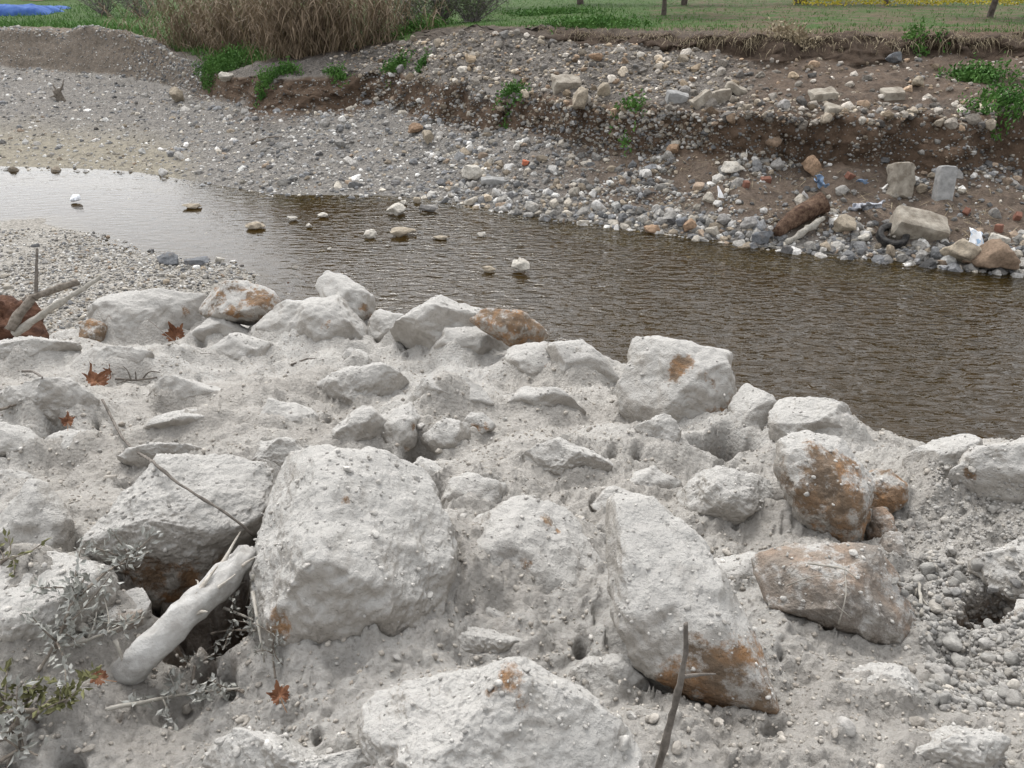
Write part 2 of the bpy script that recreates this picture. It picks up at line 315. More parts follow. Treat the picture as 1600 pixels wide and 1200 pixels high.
# ------------------------------------------------------------------ boulders of the near bank
BOULDERS = []
def radial(poly, n=240):
    P = np.array(poly, float); c = (P.min(0)+P.max(0))/2*.5 + P.mean(0)*.5; Q = P-c; R = np.zeros(n); th = np.arange(n)/n*2*math.pi
    for k, t in enumerate(th):
        d = np.array([math.cos(t), math.sin(t)])
        for i in range(len(Q)):
            a, b = Q[i], Q[(i+1) % len(Q)]; e = b-a; den = d[0]*e[1]-d[1]*e[0]
            if abs(den) < 1e-9: continue
            s = (a[0]*e[1]-a[1]*e[0])/den; w = (a[0]*d[1]-a[1]*d[0])/den
            if s > 0 and -1e-6 <= w <= 1+1e-6: R[k] = max(R[k], s)
    for _ in range(3): R = (np.roll(R, 1)+2*R+np.roll(R, -1))/4
    return c, R
def boulder(label, poly, dep=.8, bf=.85, bare=(), full=0., grey=0., sub=5, pw=2.15, seed=None, back=-.02, rough=1., name='boulder', group='boulders of the near bank', f=.7, lean=None, grow=None):
    seed = len(BOULDERS)+1 if seed is None else seed; rg = np.random.default_rng(seed)
    poly = np.array(poly, float); pm = poly.mean(0); poly = pm+(poly-pm)*(grow if grow else 1.04 if pm[1] < 620 else 1.09); c, R = radial(poly); P = poly
    lean = float(np.interp(c[1], [440, 560, 700, 1000], [.12, .25, .48, .62])) if lean is None else lean
    vb = P[:, 1].min() + (.5+(bf-.5)*(1-lean))*np.ptp(P[:, 1]); hit, t = mud_px(c[0], vb)
    Rm = R.mean()*t/F; t += back*Rm; s = t/F; C = CAM + ray(c[0], c[1])*t
    nn = -FWD*(1-lean) + np.array([0, .27, .96])*lean; nn /= np.linalg.norm(nn); e2 = np.cross(nn, RIGHT); e2 /= np.linalg.norm(e2); dep = dep*(1.12-.34*lean)
    pw_ = np.ptp(P[:, 0]); sub = 7 if pw_ > 300 else 6 if pw_ > 150 else 5 if pw_ > 45 else 4
    D, Fa = ico(sub); rho = np.hypot(D[:, 0], D[:, 2]); dz = D[:, 1]          # x right, z up the face of the boulder, y into the bank
    nrm = (rho**pw+np.abs(dz)**pw)**(1/pw); rho2, dz2 = rho/nrm, dz/nrm
    th = np.arctan2(-D[:, 2], D[:, 0]) % (2*math.pi); Rr = np.interp(th/(2*math.pi)*len(R), np.arange(len(R)+1), np.append(R, R[0]))
    Rr = R.mean() + (Rr-R.mean())*np.clip(rho2*1.25, 0, 1)**1.2
    ux, uz = D[:, 0]/(rho+1e-9), D[:, 2]/(rho+1e-9)
    st = 1/max(abs(e2@UP), .45)                                                 # a face that leans back is longer than it looks
    L = np.stack([Rr*s*rho2*ux, dep*Rm*dz2, Rr*s*rho2*uz*st], 1)
    for k in range(10):                                                          # broken faces
        n = rg.normal(size=3); n[1] = -abs(n[1])-.25 if k < 8 else abs(n[1])+.3; n /= np.linalg.norm(n)
        dd = L@n; o = np.quantile(dd, rg.uniform(.80, .97)); L = L - np.maximum(dd-o, 0)[:, None]*n*.82
    ez = e2 if e2@UP > 0 else -e2; lo, hi = P.min(0), P.max(0)
    for it in range(4):                                                         # broken faces shrink it: bring it back to its real width and height
        W = L[:, :1]*RIGHT - L[:, 1:2]*nn + L[:, 2:3]*ez; nr = W/(np.linalg.norm(W, axis=1)[:, None]+1e-9); q = W/Rm + seed*7.7
        V = C + W + nr*((.09*fbm(q*1.1, 2) + .040*fbm(q*2.6+5, 3) + .014*fbm(q*7, 3))*Rm*rough)[:, None]
        if it == 3: break
        pu, pv, _ = proj(V); L = L*np.array([np.clip((hi[0]-lo[0])/np.ptp(pu), .7, 1.4), 1, np.clip((hi[1]-lo[1])/np.ptp(pv), .7, 1.3)])
        C = C + RIGHT*((lo[0]+hi[0]-pu.min()-pu.max())/2*s) + UP*((pv.min()+pv.max()-lo[1]-hi[1])/2*s)
    if sub >= 4: V = V + nr*(.009*fbm(V*13, 3) - .007*np.abs(fbm(V*34+3, 2)) + .003*perlin(V*90))[:, None]
    b = np.full(len(V), full); pu, pv, pd = proj(V); front = (nr@FWD) < -.05
    for (u, v, r) in bare:
        m = np.where(front)[0]; c3 = V[m[np.argmin(np.hypot(pu-u, pv-v)[m])]]; r3 = r*s; dv = np.linalg.norm(V-c3, axis=1)/r3*(1+.55*fbm(V*4+seed, 3)); b = np.maximum(b, (.56 if r < 30 else .64)*(1-sstep(.2, 1.5, dv)))
    me = mesh_np(name, V-C, Fa, True, {'bare': b, 'grey': np.full(len(V), grey)})
    o = obj(name, me, M['rock'], None, C); tag(o, label, 'boulder', group); BOULDERS.append((o, V, Fa, f)); return o
B = boulder
B('huge flat-topped dusty boulder in the middle, widest of all', [(425,745),(480,722),(560,728),(620,712),(655,755),(692,845),(705,930),(690,1010),(640,1085),(570,1128),(500,1098),(440,1080),(410,1000),(398,900),(410,820)], .85, .80, [(435,985,26),(540,780,10)], sub=7, pw=2.5, f=0.55)
B('rounded granular boulder with small ochre patches right of the huge flat-topped one', [(700,870),(740,825),(830,783),(890,795),(910,840),(940,900),(930,965),(860,985),(780,955),(715,915)], .8, .75, [(878,795,14),(820,885,24),(765,928,12),(870,830,9)], sub=6)
B('tall ridge-shaped white boulder with rust-orange foot behind the upright stick', [(972,850),(990,800),(1020,785),(1048,825),(1075,870),(1125,920),(1180,1000),(1205,1060),(1185,1112),(1130,1122),(1060,1095),(1000,1062),(962,1000),(955,920)], .75, .85, [(1100,1070,95),(1150,1090,85),(1060,1060,60),(1140,1110,70)], sub=7, pw=2.1, f=0.15, lean=0.42)
B('pyramid boulder with yellowish peak at the bottom edge', [(572,1135),(640,1105),(720,1075),(795,1036),(850,1048),(905,1105),(955,1160),(985,1230),(850,1290),(650,1280),(590,1200)], .75, .88, [(795,1058,26),(820,1095,18),(770,1080,14)], sub=7, pw=2.1, f=0.5, lean=0.45)
B('low pale boulder at the bottom edge left of the pyramid boulder', [(330,1215),(365,1180),(410,1142),(450,1150),(485,1188),(540,1170),(580,1165),(620,1215),(600,1280),(370,1280)], .8, .9, sub=6, f=0.3, lean=0.3)
B('overhanging boulder with brown underside above the dusty fallen log', [(138,812),(175,765),(250,752),(340,745),(395,718),(418,760),(408,830),(365,862),(335,910),(265,952),(215,930),(180,885)], .9, .8, [(300,905,55),(235,905,45),(345,875,25),(270,930,40)], sub=7, f=0.05, lean=.12)
B('pointed whitish boulder near the frame edge beside a dark hollow', [(6,805),(40,752),(70,772),(108,812),(112,858),(80,888),(30,868),(0,835)], .8, .85, sub=6, pw=2.1, f=0.35, lean=0.2)
B('smooth pale slab boulder cut by the frame beside a dark hole', [(-60,650),(0,658),(35,668),(72,692),(60,712),(5,728),(-60,735)], .8, .8)
B('small smooth boulder just below the dark hole', [(65,705),(90,682),(130,673),(163,685),(165,705),(130,738),(85,742)], .8, .75)
B('low dusty hump boulder above the dark hole', [(0,640),(60,605),(110,592),(150,620),(150,660),(100,678),(20,676)], .9, .75)
B('thin dusty ledge stone lying alone in the smooth mud', [(228,664),(265,641),(330,640),(355,660),(330,676),(260,678)], .9, .8)
B('broad dusty boulder on the crest beside the gravel bar', [(140,530),(165,490),(195,465),(250,452),(320,455),(338,490),(325,530),(270,560),(180,565)], .9, .75, [(320,475,14),(170,500,10)], sub=6)
B('rounded dusty boulder right of the leaf in the dark gap', [(295,512),(330,488),(390,512),(405,545),(345,552),(300,538)], .9, .8)
B('egg-shaped dusty boulder just below the dark gap with the leaf', [(322,555),(365,520),(415,528),(425,560),(375,585),(335,580)], .9, .75)
B('white and yellow boulder behind the dusty crest boulders', [(312,480),(330,445),(380,438),(438,470),(425,505),(350,508)], .9, .6, [(400,465,30),(340,470,25),(370,490,25)], .40, rough=1.4, f=0.2)
B('reddish boulder next to the gravel bar', [(122,530),(128,505),(150,498),(168,510),(160,540),(135,550)], .9, .7, [(145,515,25)], .62, f=0.2)
B('wide dusty boulder in front of the white upright crest stone', [(395,540),(405,500),(440,472),(500,464),(548,482),(575,520),(580,560),(520,580),(430,570)], .9, .7, [(510,508,10)], sub=6)
B('white crest boulder with brown broken side standing over the water', [(494,448),(508,424),(545,430),(576,450),(590,482),(590,520),(565,522),(545,495),(505,472)], .9, .95, [(578,505,22),(572,480,12)], sub=6, rough=1.3, f=0.1)
B('grey boulder in the gap behind the white crest stone', [(570,500),(600,484),(632,498),(640,525),(620,545),(580,540)], .9, .75)
B('white-topped boulder with rusty streaks on its shaded face', [(482,620),(505,595),(545,575),(590,568),(625,588),(637,622),(620,645),(560,650),(500,655)], .9, .8, [(510,625,18),(525,632,12),(632,625,12)], sub=6, f=0.3)
B('knobbly boulder directly under the white-topped rusty-streaked one', [(520,668),(545,636),(580,638),(603,660),(606,698),(560,708),(525,692)], .9, .8, [(598,690,10)], f=0.3)
B('small cracked boulder with ochre edge left of the dark cleft', [(590,660),(605,632),(640,635),(655,660),(650,700),(620,712),(596,700)], .9, .85, [(645,665,14),(628,700,10)])
B('small half-buried stone with ochre base and moss', [(716,672),(735,645),(760,650),(772,672),(740,685)], .9, .8, [(740,670,20),(762,667,12)], name='boulder')
B('large white wedge boulder on the crest above the water', [(612,550),(635,505),(662,465),(690,462),(740,490),(800,535),(805,555),(720,570),(640,572)], .85, .85, sub=6, rough=1.2, f=0.3)
B('small white boulder leaning against the white wedge boulder', [(676,552),(690,516),(735,510),(775,528),(800,556),(740,580),(690,576)], .9, .8)
B('pinkish-brown rough boulder behind the white wedge boulder', [(735,505),(760,482),(815,490),(848,515),(855,540),(800,545)], .9, .6, [(800,500,60)], .55, f=0.1)
B('narrow white boulder running down from the crest', [(785,565),(815,535),(860,542),(897,578),(892,612),(850,605)], .9, .85, [(860,575,16)])
B('long sloping grey-white boulder at the water edge', [(850,560),(862,532),(905,540),(950,580),(972,612),(935,632),(890,608)], .9, .8, sub=6)
B('tall square white boulder rising over the water, highest on the crest', [(966,645),(978,608),(1000,570),(1006,540),(1030,528),(1090,538),(1122,546),(1138,578),(1149,595),(1145,635),(1130,665),(1118,702),(1080,682),(1010,668)], .8, .93, [(1062,570,30),(1050,590,20),(1125,660,34),(1118,690,24)], sub=6, pw=2.7, f=0.22)
B('small wedge stone at the foot of the tall square boulder', [(992,672),(1020,658),(1045,648),(1062,695),(1012,698)], .8, .85)
B('lumpy grey crest boulder just beyond the tall square one', [(1140,640),(1145,602),(1165,608),(1215,635),(1222,680),(1180,712),(1145,700)], .9, .8, sub=6)
B('gravelly crest boulder between the lumpy one and the orange boulder', [(1205,660),(1218,634),(1250,624),(1300,664),(1340,680),(1345,712),(1270,722),(1215,705)], .9, .8, sub=6, lean=0.3)
B('pale blunt boulder with a notched corner left of the orange boulder', [(1062,772),(1072,748),(1095,733),(1142,732),(1192,755),(1202,775),(1184,800),(1172,832),(1110,828),(1078,798)], .85, .85, sub=6, f=0.3, lean=0.2)
B('large orange-brown boulder with white crust', [(1214,735),(1225,702),(1270,680),(1310,700),(1345,745),(1362,795),(1362,840),(1350,860),(1290,838),(1250,805),(1225,770)], .8, .9, [(1300,770,90),(1330,820,70),(1290,720,45)], .34, sub=6, f=0.15, lean=0.15)
B('orange boulder half hidden behind the large orange-brown one', [(1340,775),(1350,742),(1385,735),(1412,760),(1416,785),(1385,805),(1350,800)], .9, .8, [(1385,775,50)], .5, f=0.2, lean=0.1)
B('small tan boulder touching the large orange-brown one', [(1352,828),(1362,798),(1385,795),(1402,825),(1385,850),(1360,855)], .9, .8, [(1375,825,45)], .55, .4, f=0.1, lean=0.1)
B('small mossy grey boulder below the tan one', [(1368,860),(1385,832),(1408,832),(1417,865),(1400,885),(1378,882)], .9, .8, [(1390,860,45)], .5, .7, f=0.1, lean=0.1)
B('dark mottled boulder with orange stains under dry straw', [(1185,900),(1215,870),(1265,853),(1330,854),(1390,882),(1432,938),(1430,975),(1392,1015),(1330,1002),(1260,975),(1205,940)], .8, .85, [(1310,930,130),(1390,960,80),(1260,900,80)], .60, .5, sub=6, f=0.12, lean=0.35)
B('grey crest boulder left of the one at the frame edge', [(1416,725),(1450,700),(1500,684),(1528,710),(1515,745),(1450,748)], 1., .97, [(1512,738,14)], sub=6, lean=0.1, f=0.15, grow=1.15)
B('dusty crest boulder cut by the frame edge beside the water', [(1490,760),(1505,735),(1535,700),(1600,683),(1680,690),(1690,770),(1570,785)], 1., .97, [(1500,748,18)], sub=6, lean=0.1, f=0.15, grow=1.15)
B('dusty slab overhanging the brown hollow', [(1518,900),(1530,865),(1600,835),(1700,835),(1700,960),(1590,962),(1555,948),(1535,920)], .8, .7, sub=6, f=0.2, lean=0.2)
B('dusty block at the frame edge below the overhanging slab', [(1583,1000),(1590,955),(1660,940),(1720,1010),(1700,1080),(1600,1065)], .9, .8)
B('broad dusty boulder under the leafy branches at the frame edge', [(-60,900),(0,872),(70,868),(150,885),(185,930),(150,985),(90,1020),(0,1080),(-60,1080)], .9, .75, sub=6)
B('brownish boulder wedged under the leafy branches next to the log', [(120,1000),(150,945),(205,925),(235,960),(225,1005),(170,1040),(125,1035)], .9, .85, [(190,975,45),(160,1010,35)], .1, .6, sub=6, f=0.1, lean=0.2)
B('low crest boulder at the frame edge below the rusty clay', [(-40,570),(0,538),(60,526),(110,532),(125,560),(80,580),(0,590)], .9, .7)
B('flattish dusty crest boulder under the reddish one', [(115,575),(140,545),(190,540),(240,555),(245,580),(180,592)], .9, .7)
B('little dusty boulder above the dark gap with the leaf', [(268,552),(285,538),(308,545),(312,560),(290,568),(272,564)], .9, .8)
B('small white stone on the shoulder behind the white-topped boulder', [(535,560),(550,543),(572,552),(578,572),(556,580),(540,575)], .9, .8)
B('rounded mud-caked boulder between the two dark clefts', [(690,800),(705,758),(745,742),(790,765),(800,805),(760,835),(715,832)], .9, .7, sub=6)
B('mud-caked boulder left of the upper dark cleft', [(625,745),(650,715),(690,718),(705,745),(690,775),(655,780)], .9, .75)
B('dusty boulder above the crack of the huge flat-topped one', [(350,722),(380,692),(440,685),(490,705),(480,732),(420,742),(375,745)], .9, .7, sub=6)

for lab, poly in [('mud-covered hump boulder in the middle of the left slope', [(395,660),(420,628),(470,632),(490,665),(455,690),(410,688)]), ('half-buried boulder right of the small cracked one', [(665,690),(690,660),(720,668),(730,700),(700,716),(672,710)]), ('low buried boulder on the pebbly rise in the middle', [(820,720),(860,690),(920,695),(950,725),(900,750),(840,745)]),
    ('buried boulder sloping down behind the tall ridge boulder', [(960,770),(1000,735),(1050,745),(1060,790),(1010,800)]), ('low buried boulder below the white wedge boulder', [(640,615),(680,592),(740,598),(760,625),(700,642),(650,638)]), ('buried boulder under the narrow white crest boulder', [(800,640),(830,610),(890,620),(905,650),(860,668),(815,662)]),
    ('mud-covered boulder between curled leaf and white-topped boulder', [(240,620),(280,592),(340,600),(355,630),(300,645)]), ('mud-caked boulder between ridge boulder and dark mottled one', [(1105,905),(1125,868),(1170,870),(1190,905),(1150,935),(1115,930)]), ('buried boulder below the dark mottled one', [(1290,1080),(1330,1045),(1410,1055),(1440,1095),(1380,1125),(1310,1115)]),
    ('mud-caked boulder between the huge one and the pyramid', [(700,1020),(740,985),(810,990),(840,1025),(780,1050),(715,1045)]), ('buried boulder right of the pyramid boulder', [(900,1075),(930,1030),(990,1040),(1010,1085),(960,1110)]), ('mud-caked boulder left of the pale blunt one', [(930,800),(950,770),(985,765),(1000,800),(975,825),(940,822)]),
    ('buried boulder in the mud near the bottom corner', [(1400,1180),(1440,1140),(1520,1145),(1560,1190),(1480,1220)]), ('mud-covered boulder below the smooth slab at the frame edge', [(-40,770),(0,742),(40,738),(50,765),(10,790)]), ('mud-covered boulder between the ledge stone and the overhanging boulder', [(195,725),(235,698),(300,700),(325,730),(270,748),(210,748)]), ('buried boulder right of the huge flat-topped one', [(700,960),(740,930),(800,965),(815,1000),(760,1010),(710,995)])]:
    B(lab, poly, 1.05, .75, f=.55, grow=1.22)

# ------------------------------------------------------------------ near bank: final mud surface with fillets and pits
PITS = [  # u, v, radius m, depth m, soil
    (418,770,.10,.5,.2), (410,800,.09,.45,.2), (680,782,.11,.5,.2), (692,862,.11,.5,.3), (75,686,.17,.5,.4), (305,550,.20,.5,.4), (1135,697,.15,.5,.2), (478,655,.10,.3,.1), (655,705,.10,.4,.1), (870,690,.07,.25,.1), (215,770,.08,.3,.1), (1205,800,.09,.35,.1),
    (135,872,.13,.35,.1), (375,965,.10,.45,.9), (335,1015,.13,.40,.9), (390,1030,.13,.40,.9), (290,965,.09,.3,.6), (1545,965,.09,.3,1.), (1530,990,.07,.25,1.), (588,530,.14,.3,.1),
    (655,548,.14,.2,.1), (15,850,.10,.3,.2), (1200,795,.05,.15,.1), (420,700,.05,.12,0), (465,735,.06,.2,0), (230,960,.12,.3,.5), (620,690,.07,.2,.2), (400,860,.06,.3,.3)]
NR, NCc = 400, 760
ys = .75*np.exp(np.linspace(0, math.log(11.0/.75), NR)); dep = ys*cP + (H-3.455+.285*ys)*sP
us = np.linspace(-1.0, 1.0, NCc); us = us*(.92+.33*us**4)
Y = np.repeat(ys, NCc); X = (us[None, :]*dep[:, None]).ravel()
Z = mud_base(X, Y)
G = .025; gx0, gy0, gw, gh = -7., .5, int(14/G), int(10/G); hb = np.full((gh, gw), -9.)
fb = np.zeros((gh, gw))
for o, V, Fa, f in BOULDERS:
    S = np.concatenate([V, (V[Fa[:, 0]]+V[Fa[:, 1]]+V[Fa[:, 2]])/3, (V[Fa[:, 0]]+V[Fa[:, 1]])/2])
    i, j = ((S[:, 1]-gy0)/G).astype(int), ((S[:, 0]-gx0)/G).astype(int); ok = (i >= 0) & (i < gh) & (j >= 0) & (j < gw)
    old = hb.copy(); np.maximum.at(hb, (i[ok], j[ok]), S[ok, 2]); fb = np.where(hb > old, f, fb)
for _ in range(1):
    m = hb < -5; nb = np.max([np.roll(hb, s, a) for s in (1, -1) for a in (0, 1)], 0); hb = np.where(m, nb, hb)
def bil(g, x, y):
    fx = np.clip((x-gx0)/G-.5, 0, gw-1.01); fy = np.clip((y-gy0)/G-.5, 0, gh-1.01); i, j = fy.astype(int), fx.astype(int); a, b = fy-i, fx-j
    return g[i, j]*(1-a)*(1-b)+g[i, j+1]*(1-a)*b+g[i+1, j]*a*(1-b)+g[i+1, j+1]*a*b
hbx = bil(hb, X, Y)
P3 = np.stack([X, Y, 0*X], 1)
def gblur(g, sg):
    k = np.exp(-.5*(np.arange(-int(3*sg), int(3*sg)+1)/sg)**2); k /= k.sum()
    for ax in (0, 1): g = np.apply_along_axis(lambda v: np.convolve(np.pad(v, len(k)//2, 'edge'), k, 'valid'), ax, g)
    return g
gyy, gxx = np.meshgrid(gy0+(np.arange(gh)+.5)*G, gx0+(np.arange(gw)+.5)*G, indexing='ij'); gz = mud_base(gxx.ravel(), gyy.ravel()).reshape(gh, gw)
gn = fbm(np.stack([gxx.ravel(), gyy.ravel(), 0*gxx.ravel()], 1)*1.6+31, 3).reshape(gh, gw)
ap = np.where(hb > gz, gz + np.minimum(hb-gz, .55)*np.clip(fb+.30*gn, .05, .9), gz); rep = np.clip(.72+.5*gn, .3, 1.3)       # mud and slurry piled against each boulder at its angle of repose
for _ in range(34):
    for sx, sy, d in ((1, 0, 1), (-1, 0, 1), (0, 1, 1), (0, -1, 1), (1, 1, 1.414), (-1, 1, 1.414), (1, -1, 1.414), (-1, -1, 1.414)): 
        q = np.pad(ap, 1, 'edge')[1-sy:1-sy+gh, 1-sx:1-sx+gw]; ap = np.maximum(ap, q-rep*G*d)
ap = gblur(np.where(hb > gz, np.minimum(ap, np.maximum(hb-.04, gz)), ap), 2.4)
dlt = bil(ap, X, Y)-Z; Z = Z + np.maximum(dlt, 0)
kk = .18 + .20*fbm(P3*1.7, 2); kk = np.clip(kk, .03, .4); hh = np.clip(1-np.abs(hbx-Z)/kk, 0, 1); Z = Z + hh*hh*kk*.25
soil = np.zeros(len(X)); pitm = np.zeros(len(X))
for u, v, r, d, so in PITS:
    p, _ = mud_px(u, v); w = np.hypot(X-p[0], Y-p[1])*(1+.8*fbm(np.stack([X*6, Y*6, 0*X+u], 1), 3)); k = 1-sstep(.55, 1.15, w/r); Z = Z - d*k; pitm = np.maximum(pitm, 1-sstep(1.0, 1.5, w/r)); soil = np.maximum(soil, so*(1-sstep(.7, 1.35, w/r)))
Z2 = Z.reshape(NR, NCc); dxg = np.repeat((dep*2/NCc)[:, None], NCc, 1); dyg = np.repeat(np.gradient(ys)[:, None], NCc, 1)
for _ in range(14):                                        # wet mud cannot stand in sheer flutes
    gy_, gx_ = np.gradient(Z2); st = np.hypot(gx_/dxg, gy_/dyg); q = np.pad(Z2, 1, 'edge'); av = (q[:-2, 1:-1]+q[2:, 1:-1]+q[1:-1, :-2]+q[1:-1, 2:])/4; Z2 = Z2+(av-Z2)*sstep(.5, 1.3, st)*.9*(1-.93*pitm.reshape(NR, NCc))
gy_, gx_ = np.gradient(Z2); flat = 1/(1+1.6*np.hypot(gx_/dxg, gy_/dyg).ravel()**2); Z = Z2.ravel()
crumb = sstep(-.15, .35, fbm(P3*1.1+9, 3)); crumb = np.maximum(crumb, .6)*flat
f1, f2, ids = cells(X*22+.6*perlin(P3*9), Y*22, 3); f1b, f2b, _ = cells(X*47+40, Y*47, 11)
wrx = perlin(P3*13)
Z = Z + (.07*fbm(P3*2.6, 3)) + .05*flat*(.5-np.abs(fbm(P3*4.3+11, 3))) + crumb*(.036*(ids-.35)*sstep(0, .3, f2-f1) - .012*f1 + .008*(ids) - .010*f1b) - .030*np.abs(fbm(P3*9, 3))*crumb + .006*flat*perlin(P3*33)
dust = sstep(.05, .5, fbm(P3*.8+3, 4))*.55 + .5*sstep(5.6, 6.8, Y)
dust = np.clip(dust, 0, 1)
mud = obj('mud_bank', mesh_np('mud_bank', np.stack([X, Y, Z], 1), grid_faces(NR, NCc), True, {'soil': soil, 'dust': dust}), M['mud']); tag(mud, kind='structure')

# ------------------------------------------------------------------ riverbed with the near gravel bar
ctl = [(0,350,0),(60,343,0),(120,368,0),(200,393,0),(300,410,0),(390,436,0),(405,480,0),(-200,370,.02),(0,400,.16),(100,420,.2),(200,450,.25),(300,455,.2),(0,480,.2),(150,520,.3),(-150,450,.3),(-300,450,.3),
       (350,440,.1),(100,310,-.14),(300,345,-.18),(500,350,-.2),(700,400,-.32),(900,450,-.4),(1200,480,-.42),(1500,520,-.42),(600,430,-.35),(900,520,-.45),(1300,600,-.5),(1600,600,-.5),(450,430,-.15),(500,330,-.07),(620,335,-.07),(750,347,-.08),
       (1000,390,-.2),(1300,430,-.22),(1600,460,-.25),(1900,600,-.5),(1900,480,-.3),(-100,305,-.15),(-300,305,-.15),(400,480,-.1),(500,500,-.3)]
cp = np.array([np.append(at_z(u, v, 0)[:2], z) for u, v, z in ctl]); far = np.array([[x, 30, -.7] for x in (-40, -25, -12, 0, 12, 25)] + [[-40, 22, -.4], [30, 8, -.5], [-40, 10, .2]]); cp = np.concatenate([cp, far])
K = np.linalg.norm(cp[:, None, :2]-cp[None, :, :2], axis=2); wts = np.linalg.solve(K+1e-6*np.eye(len(K)), cp[:, 2]+.2)
def bed_z(x, y):
    out = np.zeros(len(x))-.2
    for k in range(len(cp)): out += wts[k]*np.hypot(x-cp[k, 0], y-cp[k, 1])
    return out + .035*fbm(np.stack([x*.8, y*.8, 0*x+4], 1), 4)
bx, by = np.meshgrid(np.linspace(-34, 26, 210), np.linspace(4.5, 30, 120)); bz = bed_z(bx.ravel(), by.ravel())
bed = obj('riverbed', mesh_np('riverbed', np.stack([bx.ravel(), by.ravel(), bz], 1), grid_faces(120, 210), True, {'bar': sstep(-.06, .01, bz)}), M['bed']); tag(bed, kind='structure')

# ------------------------------------------------------------------ far bank: lofted from the water line up to the orchard
LU = [-700, -300, 0, 200, 330, 430, 600, 700, 800, 900, 1000, 1200, 1400, 1600, 1900, 2300]
L0v = [262, 262, 264, 270, 290, 306, 306, 313, 332, 347, 357, 387, 408, 428, 450, 470]
L1 = [(100,40),(100,40),(105,40),(118,37),(150,30.2),(182,25.2),(163,26.3),(198,22.6),(205,21.3),(222,19.8),(233,19),(252,17.4),(262,16.9),(268,16.7),(275,16.5),(280,16.4)]
L2 = [(45,41.5),(45,41.5),(50,41.5),(54,38.5),(118,31),(125,26.2),(110,27.2),(128,23.4),(150,21.8),(165,20.1),(170,19.3),(180,17.6),(180,17.3),(178,17.2),(175,17),(175,17)]
L3 = [(43,43),(43,43),(46,43),(48,41),(105,33),(102,28),(75,29),(50,25.8),(56,25),(66,23.6),(72,22.6),(98,20.8),(94,21),(90,21.2),(88,21.2),(88,21.2)]
L4 = [(33,50),(33,50),(35,50),(40,46),(70,38),(75,33),(56,32),(44,28),(42,26.5),(45,24.3),(48,23.4),(52,21.6),(52,21.7),(50,21.9),(50,22),(50,22)]
NCF = 420; uu = np.linspace(-700, 2300, NCF)
lines = [np.array([at_z(u, v, 0) for u, v in zip(LU, L0v)])] + [np.array([at_y(u, v, y) for u, (v, y) in zip(LU, L)]) for L in (L1, L2, L3, L4)]
lm = lines[0].copy(); lm[:, 1] -= 1.6; lm[:, 2] = -.45
l5 = lines[4].copy(); l5[:, 0] *= 70/l5[:, 1]; l5[:, 1] = 70; l5[:, 2] = np.linspace(2.1, 3.2, len(LU)); l6 = l5.copy(); l6[:, 0] *= 4; l6[:, 1] = 260; l6[:, 2] = 3.1
lines = [lm] + lines + [l5, l6]
def dens(L):
    Q = np.stack([np.interp(uu, LU, L[:, k]) for k in range(3)], 1)
    for _ in range(30): Q[1:-1] = (Q[:-2]+2*Q[1:-1]+Q[2:])/4
    return Q
lines = [dens(L) for L in lines]; cnt = [6, 64, 30, 46, 20, 40, 10]; rows, T = [], []
for k in range(7):
    for j in range(cnt[k]): a = j/cnt[k]; rows.append(lines[k]*(1-a)+lines[k+1]*a); T.append(k-1+a)
rows.append(lines[7]); T.append(6.); G3 = np.array(rows); T = np.array(T)
for _ in range(4): G3[1:-1] = (G3[:-2]+2*G3[1:-1]+G3[2:])/4
tt = np.repeat(T[:, None], NCF, 1); Pf = G3.reshape(-1, 3); tf = tt.ravel(); uf = np.tile(uu, len(T))
slope = sstep(.85, 1.05, tf)*(1-sstep(1.95, 2.15, tf)) + sstep(2.9, 3.05, tf)*(1-sstep(3.9, 4.05, tf))
slope = slope*sstep(300, 420, uf)
nA = fbm(Pf*.7, 4); Pf[:, 1] += slope*(.42*fbm(Pf*np.array([1.1, 1.1, .5])+3, 4) + .16*fbm(Pf*3.1, 3))
Pf[:, 2] += (tf < 4)*(tf > .05)*(.13*nA + .07*fbm(Pf*2.3+8, 3))*np.clip(tf*2.2, .15, 1.) + (tf >= 4)*.05*nA + slope*.05*fbm(Pf*2.9, 3)
Pf[:, 2] += (sstep(1.7, 2., tf)*(1-sstep(2.3, 3.6, tf)))*(1-sstep(230, 300, uf))*.22*np.abs(np.sin(Pf[:, 0]*.75+1.2*fbm(Pf*.3, 2)))
soilc = np.array([.092, .064, .045]); darks = np.array([.058, .042, .031]); grav = np.array([.185, .175, .16]); heap = np.array([.082, .068, .056]); fieldc = np.array([.10, .078, .05]); tan_ = np.array([.15, .122, .095]); silt = np.array([.24, .215, .16])
def mixc(c, d, w): return c*(1-w[:, None]) + d*w[:, None]
colr = np.repeat(grav[None], len(Pf), 0); nb = fbm(Pf*.45+20, 4)
left = 1-sstep(260, 340, uf)
colr = mixc(colr, silt, left*(1-sstep(.15, .45, tf)))
soilw = sstep(700, 1000, uf)*sstep(.05, .35, tf+.18*nb)*(1-left); colr = mixc(colr, soilc*1.1, np.clip(soilw*.9, 0, 1))
colr = mixc(colr, soilc, sstep(.80, 1.05, tf+.28*nb)*(1-sstep(1.9, 2.25, tf+.3*nb))*(1-left)); colr = mixc(colr, tan_, sstep(.98, 1.06, tf)*left)
colr = mixc(colr, heap, sstep(2.0, 2.2, tf)*(1-left)); rsoil = sstep(1080, 1220, uf); colr = mixc(colr, soilc, rsoil*sstep(2.05, 2.25, tf+.2*nb))
colr = mixc(colr, darks, sstep(2.95, 3.1, tf)*(1-sstep(3.9, 4., tf))*sstep(820, 900, uf)); colr = mixc(colr, fieldc, sstep(3.98, 4.03, tf))
